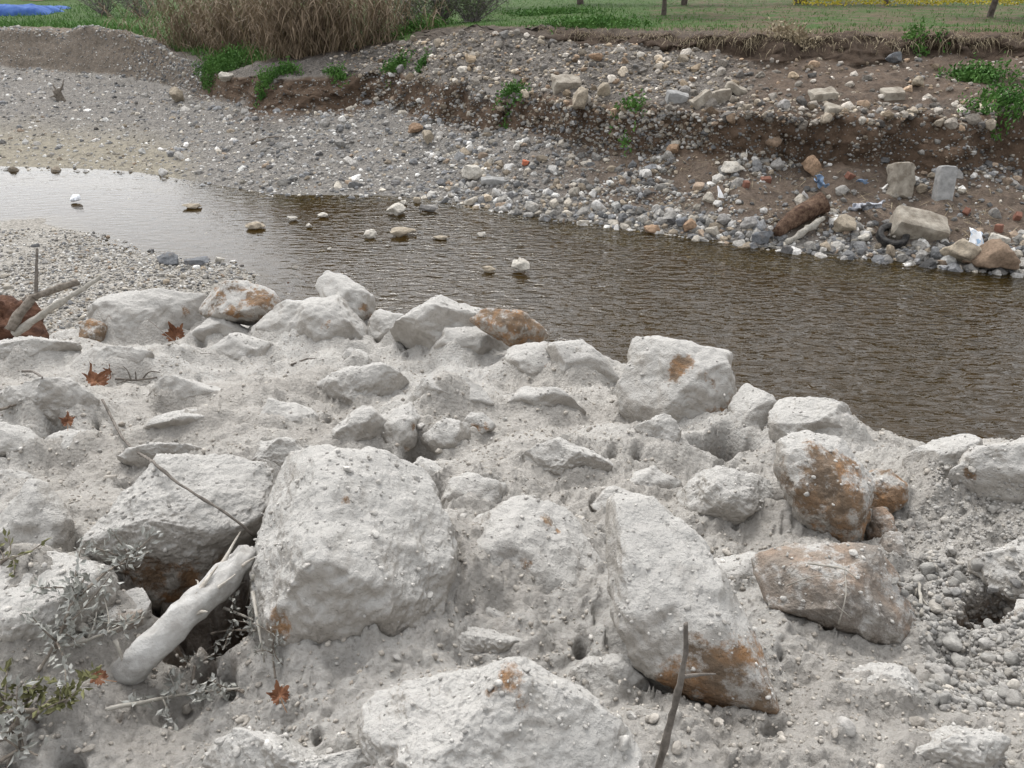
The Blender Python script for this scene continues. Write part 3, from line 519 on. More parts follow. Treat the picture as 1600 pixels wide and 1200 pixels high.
gravel = (1-sstep(.9, 1.0, tf))*(1-.75*soilw) + sstep(2., 2.15, tf)*(1-sstep(2.95, 3.05, tf))*(1-.7*rsoil)*(1-left) + .35*left*sstep(.98, 1.05, tf)*(1-sstep(2.8, 3, tf))
gravel = np.clip(gravel, 0, 1)*(1-.4*left*(1-sstep(.15, .45, tf)))
green = sstep(3.97, 4.05, tf)*(.52+.22*(1-sstep(950, 1100, uf))) + left*sstep(3.0, 3.3, tf)*.95 + sstep(330, 430, uf)*(1-sstep(620, 700, uf))*sstep(3., 3.4, tf)*.7
bank = obj('far_bank', mesh_np('far_bank', Pf, grid_faces(len(T), NCF), True, {'col': colr, 'gravel': gravel, 'green': np.clip(green, 0, 1)}), M['bank']); tag(bank, kind='structure')
GF = Pf.reshape(len(T), NCF, 3)
def bank_pt(u, t):
    i = np.interp(t, T, np.arange(len(T))); j = np.interp(u, uu, np.arange(NCF)); i0 = np.minimum(i.astype(int), len(T)-2); j0 = np.minimum(j.astype(int), NCF-2); a, b = (i-i0)[:, None], (j-j0)[:, None]
    return GF[i0, j0]*(1-a)*(1-b)+GF[i0, j0+1]*(1-a)*b+GF[i0+1, j0]*a*(1-b)+GF[i0+1, j0+1]*a*b

bpy.context.view_layer.update(); DG = bpy.context.evaluated_depsgraph_get()
def hit(u, v):
    ok, loc, nor, _, o, _ = SC.ray_cast(DG, Vector(CAM), Vector(ray(u, v)).normalized()); return (np.array(loc), np.array(nor), o) if ok else (at_z(u, v, 0), np.array([0, 0, 1.]), None)
def drop(x, y, z=9):
    ok, loc, nor, _, o, _ = SC.ray_cast(DG, Vector((x, y, z)), Vector((0, 0, -1))); return (np.array(loc), np.array(nor), o) if ok else None

# ------------------------------------------------------------------ loose stones
def rock_proto(sub, seed, flat=.7, cuts=7, rnd=.12):
    rg = np.random.default_rng(seed); V, Fa = ico(sub); V = V*np.array([1, rg.uniform(.62, .95), rg.uniform(flat-.12, flat+.12)])
    for k in range(cuts):
        n = rg.normal(size=3); n /= np.linalg.norm(n); d = V@n; o = d.max()*rg.uniform(.62, .85); V = V-np.maximum(d-o, 0)[:, None]*n
    V = V*(1+rnd*fbm(V*1.6+seed*3.1, 2))[:, None]; return V, Fa
PAL = np.array([[.25,.24,.225],[.17,.17,.17],[.33,.315,.29],[.41,.375,.32],[.50,.485,.46],[.115,.112,.11],[.28,.235,.18],[.31,.24,.18],[.20,.203,.208],[.62,.61,.58]])
def palette(n, w, rg): w = np.array(w, float); return PAL[rg.choice(len(PAL), n, p=w/w.sum())]*rg.uniform(.8, 1.2, (n, 1))
W_MIX = [5, 4, 5, 4, 3, 2, 3, 1.2, 3, 1]; W_GREY = [6, 4, 5, 2, 3, 2, 1, .4, 4, 1.5]; W_CREAM = [3, 1, 4, 7, 5, .5, 2.5, 1, 1, 3.5]; W_RUB = [4, 2, 4, 5, 3, 1.5, 4, 2.5, 1.5, 1]
def scatter_mesh(pos, size, cols, sub, seed, tilt=.5, flat=.65, smooth=True):
    rg = np.random.default_rng(seed); n = len(pos); protos = [rock_proto(sub, seed*10+k, flat) for k in range(8)]; Vs, Fs, Cs, off = [], [], [], 0
    pid = rg.integers(0, 8, n)
    for k, (pv, pf) in enumerate(protos):
        idx = np.where(pid == k)[0]
        if len(idx) == 0: continue
        m = len(idx); a = rg.uniform(0, 2*math.pi, m); tx = rg.normal(0, tilt, m); ca, sa, ct, st = np.cos(a), np.sin(a), np.cos(tx), np.sin(tx)
        R = np.zeros((m, 3, 3)); R[:, 0, 0] = ca; R[:, 0, 1] = -sa*ct; R[:, 0, 2] = sa*st; R[:, 1, 0] = sa; R[:, 1, 1] = ca*ct; R[:, 1, 2] = -ca*st; R[:, 2, 1] = st; R[:, 2, 2] = ct
        v = np.einsum('mij,nj->mni', R, pv)*size[idx][:, None, None] + pos[idx][:, None, :]
        Vs.append(v.reshape(-1, 3)); Fs.append((pf[None]+(np.arange(m)*len(pv))[:, None, None]+off).reshape(-1, 3)); Cs.append(np.repeat(cols[idx], len(pv), 0)); off += m*len(pv)
    return np.concatenate(Vs), np.concatenate(Fs), np.concatenate(Cs)
_sm = [mesh_np('stone', *rock_proto(2, 500+k, .72, 16, .25), smooth=False) for k in range(16)]; _sr = [mesh_np('pebble', *rock_proto(3, 540+k, .62, 8, .12)) for k in range(10)]
for m_ in _sm+_sr: m_.materials.append(M['stone_o'])
def stone(name, loc, size, col, label, group, cat='stone', rg=random, tilt=.4, scale=None):
    o = bpy.data.objects.new(name, rg.choice(_sr if name in ('bar_pebble', 'stone_chip') else _sm)); COL.objects.link(o); o.location = loc; o.rotation_euler = (rg.gauss(0, tilt), rg.gauss(0, tilt), rg.uniform(0, 6.28))
    o.scale = scale if scale is not None else (size, size*rg.uniform(.8, 1.1), size*rg.uniform(.8, 1.1)); o.color = (*col, 1); return tag(o, label, cat, group)
FAR_MARKS = [(1392,367,'the old tyre'),(1511,387,'the printed plastic bag'),(1243,345,'the rotten log'),(1403,280,'the pale concrete post'),(1470,290,'the grey concrete post'),(1433,349,'the large concrete slab'),(1267,261,'the squarish orange stone'),(1120,299,'the torn white sheet'),(740,270,'the pale pyramid stone'),
    (420,220,'the dark fallen branch'),(95,145,'the weathered stump'),(1076,353,'the round ochre waterline stone'),(885,130,'the flat pale slab'),(1110,152,'the tilted pale slabs'),(1285,147,'the flat rounded slab'),(650,203,'the flat ochre stone'),(278,152,'the tan block'),(1393,146,'the thick rounded slab'),(930,90,'the orange heap stone'),(1190,371,'the blue-grey block'),(1320,351,'the round tan stone'),(622,328,'the shallows stone'),
    (1145,262,'the long pale stone'),(820,254,'the red brick lump'),(1545,404,'the brown rough stone'),(1397,92,'the bluish terrace stone'),(352,104,'the lush weed patch'),(1158,141,'the long slanting slab'),(620,108,'the weed tuft')]
BAR_MARKS = [(58,430,'the upright dark stick'),(120,450,'the long pale stick'),(270,407,'the dark wet stone'),(305,409,'the flat wet stone'),(250,455,'the broad dusty crest boulder'),(380,470,'the white and yellow boulder'),(40,345,'the tip of the bar'),(145,515,'the reddish boulder')]
def hue(c):
    c = np.asarray(c); v = c.mean(); d = c[0]-c[2]
    return 'ochre' if d > .12 else 'bluish' if d < -.005 else 'whitish' if v > .47 else 'cream' if d > .06 and v > .3 else 'brown' if d > .06 else 'pale grey' if v > .3 else 'grey' if v > .19 else 'dark grey'
def near_mark(p, marks):
    u, v, _ = proj(p); k = min(marks, key=lambda m_: (u-m_[0])**2+2*(v-m_[1])**2); du, dv = u-k[0], (v-k[1])*1.4
    return ('right of ' if du > 0 else 'left of ')+k[2] if abs(du) > abs(dv) else ('below ' if dv > 0 else 'above ')+k[2]
def split(pos, size, cols, nbig, name, label, group, subn, seed, stuff_name, stuff_label, tilt=.5, flat=.65, score=None, smooth=True):
    vis = size*F/np.linalg.norm(pos-CAM, axis=1) if score is None else score; pu, pv, _ = proj(pos); vis = np.where((pu > 0) & (pu < 1600) & (pv > 0) & (pv < 1200), vis, -1)
    order = np.argsort(-vis); big, rest = order[:nbig], order[nbig:]
    for k in big: stone(name, pos[k], size[k], cols[k], label(pos[k], cols[k]), group)
    V, Fa, C = scatter_mesh(pos[rest], size[rest], cols[rest], subn, seed, tilt, flat)
    return tag(obj(stuff_name, mesh_np(stuff_name, V, Fa, smooth, {'col': C}), M['stone']), stuff_label, 'gravel', None, 'stuff')

# far bank rubble (between the water line and the soil cut, and on the stone heap above it)
rg = np.random.default_rng(11); n = 22500; u = rg.uniform(-260, 1860, n); t = rg.uniform(-.06, 1.04, n); P = bank_pt(u, t)
keep = rg.uniform(size=n) < np.where(u < 300, .95, np.clip(1.15-1.05*sstep(760, 1050, u)*sstep(.10, .4, t)*sstep(-.45, .05, fbm(P*.7+2, 2)), .14, 1)); u, t, P = u[keep], t[keep], P[keep]
D = np.linalg.norm(P-CAM, axis=1); s = np.exp(rg.normal(math.log(.040), .6, len(u)))*np.where((u > 700) & (rg.uniform(size=len(u)) < .07), 1.9, 1)*np.where(u < 700, .88, 1); big = rg.uniform(size=len(u)) < .02; s[big] *= rg.uniform(1.8, 3., big.sum()); edge = (t < .22) & (u > 600); s[edge] *= 1.25; s = np.minimum(s, .22)
qu, qv, _ = proj(P); ok = np.ones(len(u), bool)
for eu, ev, er in ((1392, 366, 27), (1511, 388, 24), (1245, 350, 26), (1260, 366, 18), (1345, 320, 20), (1120, 300, 13), (1432, 350, 32), (1403, 285, 20), (1470, 292, 20)): ok &= (np.hypot(qu-eu, qv-ev) > er) | (s < .03)
u, t, P, s = u[ok], t[ok], P[ok], s[ok]; c = palette(len(u), W_MIX, rg); gz = (u < 700); c[gz] = palette(gz.sum(), W_GREY, rg); lf = (u < 260) & (t < .4); c[lf] = palette(lf.sum(), W_CREAM, rg)*.8; c *= np.where(u > 800, .8, 1.05)[:, None]*rg.choice([.65, .9, 1., 1.25], (len(u), 1)); P[:, 2] += s*.05
split(P, s, c, 230, 'rubble_stone', lambda p, c: hue(c)+' loose stone in the shore rubble '+near_mark(p, FAR_MARKS), 'rubble stones of the far shore', 1, 21, 'far_shore_gravel', 'grey gravel and rubble spread along the far shore', smooth=False)
rg = np.random.default_rng(12); n = 9000; u = rg.uniform(470, 1900, n); t = rg.uniform(1.9, 3.03, n); P = bank_pt(u, t)
keep = rg.uniform(size=n) < np.clip(1.05-.85*sstep(1060, 1230, u+60*fbm(P, 2))*sstep(2.15, 2.3, t), .1, 1)*np.where(u < 620, sstep(480, 620, u), 1); u, t, P = u[keep], t[keep], P[keep]
s = np.exp(rg.normal(math.log(.045), .55, len(u))); big = rg.uniform(size=len(u)) < .03; s[big] *= rg.uniform(1.6, 2.8, big.sum()); s = np.minimum(s, .22); c = palette(len(u), W_RUB, rg)*np.array([.84, .79, .73])*rg.choice([.55, .8, 1., 1.35], (len(u), 1)); P[:, 2] += s*.1
split(P, s, c, 150, 'heap_stone', lambda p, c: hue(c)+' loose stone in the dumped heap '+near_mark(p, FAR_MARKS), 'stones of the dumped heap', 1, 22, 'heap_gravel', 'broken stone and gravel dumped in a heap below the orchard', smooth=False)
rg = np.random.default_rng(13); n = 4200; u = rg.uniform(340, 1900, n); t = rg.uniform(1.0, 2.0, n); P = bank_pt(u, t); s = np.exp(rg.normal(math.log(.028), .5, n)); s = np.minimum(s, .11)
V, Fa, C = scatter_mesh(P, s, palette(n, W_RUB, rg)*.55, 1, 23); tag(obj('soil_pebbles', mesh_np('soil_pebbles', V, Fa, True, {'col': C}), M['stone']), 'small pebbles sticking out of the brown soil cut', 'gravel', None, 'stuff')
rg = np.random.default_rng(18); n = 1700; u = rg.uniform(560, 1120, n); t = rg.uniform(1.0, 2.0, n); P = bank_pt(u, t); s = np.minimum(np.exp(rg.normal(math.log(.045), .5, n)), .13)
V, Fa, C = scatter_mesh(P, s, palette(n, W_RUB, rg)*.75, 1, 28); tag(obj('slope_rubble', mesh_np('slope_rubble', V, Fa, False, {'col': C}), M['stone']), 'rubble spilled from the dumped heap down the soil cut', 'gravel', None, 'stuff')
rg = np.random.default_rng(14); n = 5200; u = rg.uniform(-260, 320, n); t = rg.uniform(1.0, 2.4, n); P = bank_pt(u, t); s = np.exp(rg.normal(math.log(.045), .4, n))*np.where(rg.uniform(size=n) < sstep(160, 260, u)+sstep(1.8, 2., t)*.8, 1.2, .55)
V, Fa, C = scatter_mesh(P, s, palette(n, W_GREY, rg)*.85, 1, 24); tag(obj('spoil_gravel', mesh_np('spoil_gravel', V, Fa, True, {'col': C}), M['stone']), 'gravel covering the long spoil heap', 'gravel', None, 'stuff')
# near gravel bar and stones standing in the shallows
rg = np.random.default_rng(15); n = 60000; x = rg.uniform(-13, -1.5, n); y = rg.uniform(8.0, 16.0, n); z = bed_z(x, y); keep = (z > -.03) & (rg.uniform(size=n) < np.where(x < -9, .35, 1)); x, y, z = x[keep], y[keep], z[keep]
pu, pv, _ = proj(np.stack([x, y, z], 1)); keep = (pu > -350) & (pu < 460); x, y, z = x[keep][:13500], y[keep][:13500], z[keep][:13500]
s = np.exp(rg.normal(math.log(.022), .42, len(x))); bg_ = rg.uniform(size=len(x)) < .012; s[bg_] *= 2; s = np.minimum(s, .085); P = np.stack([x, y, z+s*.25], 1); c = palette(len(x), [5, 1, 6, 5, 4, .3, 1.5, .5, 2, 2], rg)*.9
split(P, s, c, 160, 'bar_pebble', lambda p, c: hue(c)+' rounded pebble on the gravel bar '+near_mark(p, BAR_MARKS), 'pebbles of the near gravel bar', 1, 25, 'bar_gravel', 'rounded cream and grey gravel of the near bar', tilt=.3, flat=.6)
# submerged stones on the bed
rg = np.random.default_rng(16); n = 2600; x = rg.uniform(-14, 14, n); y = rg.uniform(7, 22, n); z = bed_z(x, y); k = (z < -.02) & (z > -.3); x, y, z = x[k], y[k], z[k]; s = np.exp(rg.normal(math.log(.045), .5, len(x))); s = np.minimum(s, .12); s = np.minimum(s, np.maximum(-z*.8, .02))
V, Fa, C = scatter_mesh(np.stack([x, y, z], 1), s, palette(len(x), W_RUB, rg)*.8, 1, 26); tag(obj('river_pebbles', mesh_np('river_pebbles', V, Fa, True, {'col': C}), M['stone']), 'brown pebbles lying under the shallow water', 'gravel', None, 'stuff')
NEAR_MARKS = []
for o, V, Fa, f in BOULDERS:
    pu, pv, _ = proj(V); w_ = o['label']
    for sep in (' with ', ' beside ', ' cut by ', ' at the ', ' on the ', ' in the ', ' under ', ' behind ', ' next ', ', ', ' lying ', ' right of ', ' between ', ' left of ', ' above ', ' below ', ' just ', ' directly ', ' running ', ' leaning ', ' near '):
        if w_.find(sep) > 8: w_ = w_[:w_.find(sep)]
    NEAR_MARKS.append((pu.mean(), pv.mean(), 'the '+w_))
CHIP_MARKS = NEAR_MARKS + [(1420,820,'the little pebbly hollow'),(1440,930,'the pale forked root'),(1480,1010,'the brown hollow floor'),(1450,780,'the orange boulders'),(1520,800,'the gravel slope top'),(1560,1060,'the frame-edge block'),(1420,1060,'the gravel slope foot'),(1480,870,'the gravel slope middle'),(1060,1100,'the upright stick'),(1300,1120,'the smooth mud corner')]
def chip_label(p, c): return hue(c)+' stone chip '+near_mark(p, CHIP_MARKS)
# crumbs and chips over the near bank
rg = np.random.default_rng(17); pos, sz, cl = [], [], []
while len(pos) < 14000:
    y = .9*math.exp(rg.uniform(0, math.log(7.6/.9))); hw = .8*(y*cP+2*sP)+.2; x = rg.uniform(-hw, hw)
    if fbm(np.array([[x*1.3, y*1.3, 3.]]), 2)[0] < rg.uniform(-.9, .45): continue
    h = drop(x, y)
    if h is None or h[1][2] < .3 or (h[2].name.startswith('boulder') and rg.uniform() < .45): continue
    pu, pv, _ = proj(h[0]); peb = pu > 1420+40*math.sin(pv*.02) and 880 < pv < 1100
    sdd = math.exp(rg.normal(math.log(.0052 if not peb else .013), .42)) * (1.0+.12*y)
    if rg.uniform() < .025: sdd *= rg.uniform(1.6, 2.6)
    pos.append(h[0]+h[1]*sdd*.25); sz.append(min(sdd, .045)); cl.append((.24, .232, .215) if peb else (.39, .375, .35) if h[2].name.startswith('boulder') or rg.uniform() < .06 else (.33, .305, .27))
# pebbles washed together at the side
pv_ = 0
while pv_ < 5200:
    u, v = rg.uniform(1380, 1680), rg.uniform(720, 1110)
    if v < 790 and u < 1450 or (v > 900 and u < 1400+(v-900)*.35) or rg.uniform() > .35+.65*sstep(1400, 1470, u): continue
    h = hit(u, v); pv_ += 1
    if h[2] is None or (h[2].name.startswith('boulder') and rg.uniform() < .8): continue
    up_ = v < 880+30*math.sin(u*.05); sdd = min(math.exp(rg.normal(math.log(.008 if up_ else .0105), .42)), .04); pos.append(h[0]+h[1]*sdd*rg.uniform(-.6, .3)); sz.append(sdd); cl.append(PAL[rg.choice([0, 0, 2, 2, 3, 1, 2])]*(.25 if up_ else .4)+np.array([.22, .212, .198])*(1 if up_ else .7))
pos, sz, cl = np.array(pos), np.array(sz), np.array(cl)*rg.uniform(.82, 1.25, (len(pos), 1))
split(pos, sz, cl, 260, 'stone_chip', chip_label, 'stone chips of the near bank', 1, 27, 'mud_crumbs', 'fine crumbs and gravel sprinkled over the dusty near bank')

# ------------------------------------------------------------------ river surface
wx, wy = np.meshgrid(np.linspace(-60, 40, 120), np.linspace(4.2, 42, 120)); W_ = np.stack([wx.ravel(), wy.ravel(), 0*wx.ravel()], 1); pu, pv, _ = proj(W_)
calm = np.clip(1-sstep(380, 760, pu+.5*(pv-350)), 0, 1)
water = obj('river', mesh_np('river', W_, grid_faces(120, 120), True, {'calm': calm}), M['water']); tag(water, kind='structure')

# ------------------------------------------------------------------ orchard, reeds, shrubs and weeds beyond the river
def leaves(pos, dirs, L, Wd, rg, fold=.3):                 # diamond leaves: base, two sides, tip
    n = len(pos); d = dirs/np.linalg.norm(dirs, axis=1)[:, None]; r_ = rg.normal(size=(n, 3)); sd = np.cross(d, r_); sd /= np.linalg.norm(sd, axis=1)[:, None]; up = np.cross(sd, d)
    L = np.broadcast_to(L, (n,))[:, None]; Wd = np.broadcast_to(Wd, (n,))[:, None]
    V = np.stack([pos, pos+d*L*.5+sd*Wd*.5+up*Wd*fold, pos+d*L-up*Wd*.3, pos+d*L*.5-sd*Wd*.5+up*Wd*fold], 1).reshape(-1, 3); b = np.arange(n)[:, None]*4
    return V, np.concatenate([b+[0, 1, 2], b+[0, 2, 3]])
def blades(pos, dirs, L, Wd, rg, droop=.3):                # curved grass or reed strips of two segments
    n = len(pos); d = dirs/np.linalg.norm(dirs, axis=1)[:, None]; a = rg.uniform(0, 6.28, n); sd = np.stack([np.cos(a), np.sin(a), 0*a], 1)*np.broadcast_to(Wd, (n,))[:, None]*.5; L = np.broadcast_to(L, (n,))[:, None]
    mid = pos+d*L*.55; tip = pos+d*L; tip[:, 2] -= (droop*L[:, 0]); mid[:, 2] -= .15*droop*L[:, 0]
    V = np.stack([pos-sd, pos+sd, mid+sd*.8, mid-sd*.8, tip], 1).reshape(-1, 3); b = np.arange(n)[:, None]*5
    return V, np.concatenate([b+[0, 1, 2], b+[0, 2, 3], b+[3, 2, 4]])
TREES = [((1037,24), .085, 'slender dark orchard tree nearest the middle of the field'), ((1545,27), .10, 'slender dark orchard tree near the frame edge above the soil cut'), ((1250,5), .30, 'thick-trunked orchard tree far behind in the field'),
         ((907,7), .16, 'orchard tree at the back left of the slender middle one'), ((1385,7), .10, 'thin far orchard tree in the yellowish part of the field'), ((1069,8), .14, 'far orchard tree just right of the slender middle one'), ((752,14), .16, 'dark tree rising from the dull olive shrubs')]
for k, ((u, v), rad, lab) in enumerate(TREES):
    rg = np.random.default_rng(60+k); b0 = hit(u, v)[0]; t = empty('orchard_tree', b0, lab, 'tree', 'orchard trees')
    top = b0+np.array([rg.normal(0, .15), rg.normal(0, .15), 1.9]); trunk = smooth_path([b0-[0, 0, .2], b0+(top-b0)*.5+rg.normal(0, .06, 3), top], 10); pieces = [tube(trunk, np.linspace(rad*1.15, rad*.8, 10), 8, .2, k)]; tips = []
    for j in range(6):
        a = j*1.05+rg.uniform(-.3, .3); e = top+np.array([math.cos(a)*1.4, math.sin(a)*1.4, rg.uniform(1, 2.1)]); tips.append(e); pieces.append(tube(smooth_path([top-[0, 0, .15], top+(e-top)*.5+rg.normal(0, .12, 3), e], 7), np.linspace(rad*.55, .025, 7), 5))
    part('trunk', *join(*pieces), M['bark'], t)
    c = np.repeat(np.array(tips), 620, 0); c = c + rg.normal(0, 1, c.shape)*np.array([.6, .6, .45]); part('crown', *leaves(c, rg.normal(size=c.shape)+[0, 0, -.2], rg.uniform(.13, .26, len(c)), .09, rg), M['crown'], t, False)
def twig_shrub(u, v, hgt, wid, lab, seed, name='shrub'):
    rg = np.random.default_rng(seed); b0 = hit(u, v)[0]; t = empty(name, b0, lab, 'shrub', 'dull shrubs behind the heap'); pcs, pcs2 = [], []
    for j in range(16):
        e = b0+np.array([rg.normal(0, wid*.5), rg.normal(0, wid*.3), hgt*rg.uniform(.6, 1)]); p = smooth_path([b0+rg.normal(0, .1, 3)*[1, 1, 0]-[0, 0, .1], b0+(e-b0)*.5+rg.normal(0, wid*.08, 3), e], 6); pcs.append(tube(p, np.linspace(.03, .008, 6), 4, cap=False))
        for i in range(26):
            q = p[rg.integers(1, 6)]; e2 = q+rg.normal(0, 1, 3)*[wid*.17, wid*.15, .22]+[0, 0, .16]; pcs2.append(tube(np.array([q, (q+e2)/2+rg.normal(0, .04, 3), e2]), [.009, .007, .004], 3, cap=False))
    part('branches', *join(*pcs), M['twiggy'], t); lp = b0+rg.normal(0, 1, (1500, 3))*[wid*.36, wid*.3, hgt*.22]+[0, 0, hgt*.55]; part('leaves', *leaves(lp, rg.normal(size=lp.shape), rg.uniform(.05, .11, len(lp)), .04, rg), M['crown'], t, False); part('twigs', *join(*pcs2), M['twiggy'], t)
for k, (u, v, h_, w_, lab) in enumerate([(635, 42, 1.4, 1.7, 'dull olive shrub beside the dry reeds'), (690, 38, 1.5, 1.6, 'dull olive shrub in the middle above the dumped heap'), (735, 34, 1.3, 1.5, 'dull olive shrub at the edge of the green field'),
                                         (165, 24, 1.9, 2.4, 'dull brownish shrub beside the blue tarpaulins'), (222, 26, 2.0, 2.2, 'dull brownish shrub just left of the dry reeds')]): twig_shrub(u, v, h_, w_, lab, 80+k)
REEDS = [((318, 78), 2.5, 'tall dry reed clump leaning out over the green weeds'), ((385, 84), 2.0, 'tall dry reed clump in the middle of the thicket'), ((470, 92), 1.5, 'tall dry reed clump with bare canes over the soil bank'), ((555, 78), 2.3, 'tall dry reed clump at the dumped heap end')]
for k, ((u, v), wid, lab) in enumerate(REEDS):
    rg = np.random.default_rng(90+k); b0 = hit(u, v)[0]; t = empty('reed_clump', b0, lab, 'reeds', 'dry reed clumps'); pcs, lp, ld = [], [], []
    for j in range(170):
        q = b0+np.array([rg.normal(0, wid*.42), abs(rg.normal(0, .7)), 0]); hgt = rg.uniform(1.2, 3.4); ln = rg.normal(0, .3, 2)+np.array([(q[0]-b0[0])*.15, -.10]); e = q+np.array([ln[0]*hgt, ln[1]*hgt, hgt]); m = (q+e)/2+np.array([0, 0, .12])
        pcs.append(tube(np.array([q-[0, 0, .5], m, e]), [.012, .010, .005], 3, cap=False))
        for i in range(24):
            a = rg.uniform(.10, 1); p = q*(1-a)+e*a; lp.append(p); an = rg.uniform(0, 6.28); ld.append([math.cos(an), math.sin(an)-.35, rg.uniform(-1.1, .7)])
    part('canes', *join(*pcs), M['cane'], t); lp, ld = np.array(lp), np.array(ld)
    part('dry_leaves', *blades(lp, ld, rg.uniform(.22, .75, len(lp)), rg.uniform(.018, .04, len(lp)), rg, .6), M['reed'], t, False)
def weeds(u, v, wid, hgt, n, lab, seed, mat='grass', name='weed_patch', L=.11):
    rg = np.random.default_rng(seed); b0 = hit(u, v)[0]; t = empty(name, b0, lab, 'weeds', 'weed patches of the far bank'); P = []
    for _ in range(n//6):
        x = b0[0]+rg.normal(0, wid*.45); h = drop(x, b0[1]+rg.normal(0, wid*.35))
        if h is not None and abs(h[0][2]-b0[2]) < .8: P.append(h[0])
    P = np.repeat(np.array(P), 6, 0); p2 = P+rg.normal(0, .05, P.shape); p2[:, 2] += np.abs(rg.normal(0, hgt*.45, len(p2)))
    part('leaves', *leaves(p2, rg.normal(size=p2.shape)+[0, -.2, .6], rg.uniform(.6, 1.3, len(p2))*L, L*.5, rg), M[mat], t, False)
    part('stems', *blades(P[::6], rg.normal(size=P[::6].shape)*.4+[0, 0, 1], hgt, .012, rg, .1), M[mat], t, False)['kind'] = 'stuff'
for k, (u, v, w_, h_, n_, lab) in enumerate([(352, 104, 1.5, .5, 3800, 'lush green weed patch under the dry reeds'), (445, 112, .5, .25, 500, 'small weed tuft on top of the soil bank under the reeds'), (415, 133, .45, .3, 500, 'weed tuft half way down the soil bank'),
    (525, 118, .4, .2, 350, 'weed tuft on the lip of the soil cut'), (618, 108, .5, .25, 500, 'weed tuft at the foot of the dumped heap'), (660, 104, .3, .2, 250, 'tiny weed tuft among the heap stones'), (800, 155, .45, .25, 400, 'weed tuft in the soil below the flat pale slab'),
    (1525, 125, .7, .3, 1100, 'green weeds on the upper soil terrace'), (1565, 165, .8, .2, 1000, 'low green weeds on the terrace edge by the frame'), (980, 180, .5, .2, 350, 'sparse weeds in the soil below the leaning slabs'), (1440, 60, .5, .25, 260, 'weeds hanging over the orchard edge'), (1235, 60, .6, .3, 420, 'dry weeds drooping over the orchard edge'),
    (930, 42, 1.6, .2, 2400, 'bright green grass tuft along the orchard edge'), (640, 50, 1.3, .35, 2600, 'bright green weeds behind the dumped heap'), (860, 22, 2.2, .15, 2000, 'bright green weeds in the orchard left of the slender tree')]):
    weeds(u, v, w_, h_, n_, lab, 110+k, 'dry' if 'dry weeds' in lab else 'grass')
rg = np.random.default_rng(130); n = 26000; u = rg.uniform(600, 1900, n); t = 4+rg.uniform(0, 1, n)**1.6*.9; P = bank_pt(u, t); k = fbm(P*.6+2, 3)+.5*(1-sstep(900, 1150, u)) > rg.uniform(-.5, .75, n); P = P[k]
V, Fa = blades(P, rg.normal(size=P.shape)*.45+[0, 0, 1], rg.uniform(.05, .15, len(P)), .02, rg, .2); tag(obj('field_grass', mesh_np('field_grass', V, Fa, False), M['grass']), 'short green grass growing in the orchard field', 'grass', None, 'stuff')
n = 15000; u = rg.uniform(-300, 420, n); t = rg.uniform(3.05, 4.7, n); P = bank_pt(u, t); V, Fa = blades(P, rg.normal(size=P.shape)*.5+[0, 0, 1], rg.uniform(.12, .38, n), .035, rg, .2); tag(obj('meadow_grass', mesh_np('meadow_grass', V, Fa, False), M['grass']), 'green meadow grass behind the long spoil heap', 'grass', None, 'stuff')
n = 5000; u = rg.uniform(1230, 1900, n); t = rg.uniform(4.33, 4.75, n); P = bank_pt(u, t); V, Fa = leaves(P+[0, 0, .12], rg.normal(size=P.shape)+[0, 0, .6], .11, .09, rg); tag(obj('yellow_flowers', mesh_np('yellow_flowers', V, Fa, False), M['flower']), 'yellow wild flowers in the far part of the orchard field', 'flowers', None, 'stuff')
n = 2600; u = rg.uniform(850, 1850, n); t = 3.0+rg.beta(5, 1.5, n)*1.02; P = bank_pt(u, t)+[0, -.04, 0]; V, Fa = blades(P, rg.normal(size=P.shape)*.6+[0, -.5, .1], rg.uniform(.08, .38, n), .014, rg, .8); tag(obj('dry_grass', mesh_np('dry_grass', V, Fa, False), M['dry']), 'dry roots and grass hanging over the orchard edge', 'grass', None, 'stuff')
n = 2200; u = rg.uniform(980, 1850, n); t = rg.uniform(.25, .95, n); P = bank_pt(u, t); V, Fa = blades(P, rg.normal(size=P.shape)*[1, 1, .25], rg.uniform(.1, .35, n), .012, rg, .05); tag(obj('straw_litter', mesh_np('straw_litter', V, Fa, False), M['dry']), 'dry stalks strewn over the rubbish slope', 'straw', None, 'stuff')
# blue tarpaulins and the shed far behind
def tarp(u, v, y, w_, h_, lab, seed):
    b0 = at_y(u, v, y); g = 26; a, b = np.meshgrid(np.linspace(-1, 1, g), np.linspace(-1, 1, g)); rr = np.clip(1-np.maximum(np.abs(a), np.abs(b))**3, 0, 1)**.5; p = np.stack([a.ravel(), b.ravel(), rr.ravel()], 1); p = p*[w_/2, 1.4, h_]
    p = p + np.stack([.12*fbm(p*1.3+seed+q, 3) for q in (0, 9, 18)], 1)*np.array([1, 1, h_]); o = obj('tarpaulin', mesh_np('tarpaulin', p, grid_faces(g, g)), M['tarp'], None, b0); o.modifiers.new('thick', 'SOLIDIFY').thickness = .02; tag(o, lab, 'tarpaulin', 'blue tarpaulins')
tarp(30, 30, 56, 5.2, .85, 'blue tarpaulin over a pile at the frame corner', 1); tarp(88, 27, 60, 2.6, .7, 'smaller blue tarpaulin right of the corner one', 5)
b0 = at_y(85, 22, 72); t = empty('shed', b0, 'pale pinkish shed far behind the blue tarpaulins', 'shed')
def boxm(c, d): 
    s_ = np.array([[x, y, z] for x in (-.5, .5) for y in (-.5, .5) for z in (-.5, .5)])*d+c; return s_, np.array([[0,1,3],[0,3,2],[4,6,7],[4,7,5],[0,4,5],[0,5,1],[2,3,7],[2,7,6],[0,2,6],[0,6,4],[1,5,7],[1,7,3]])
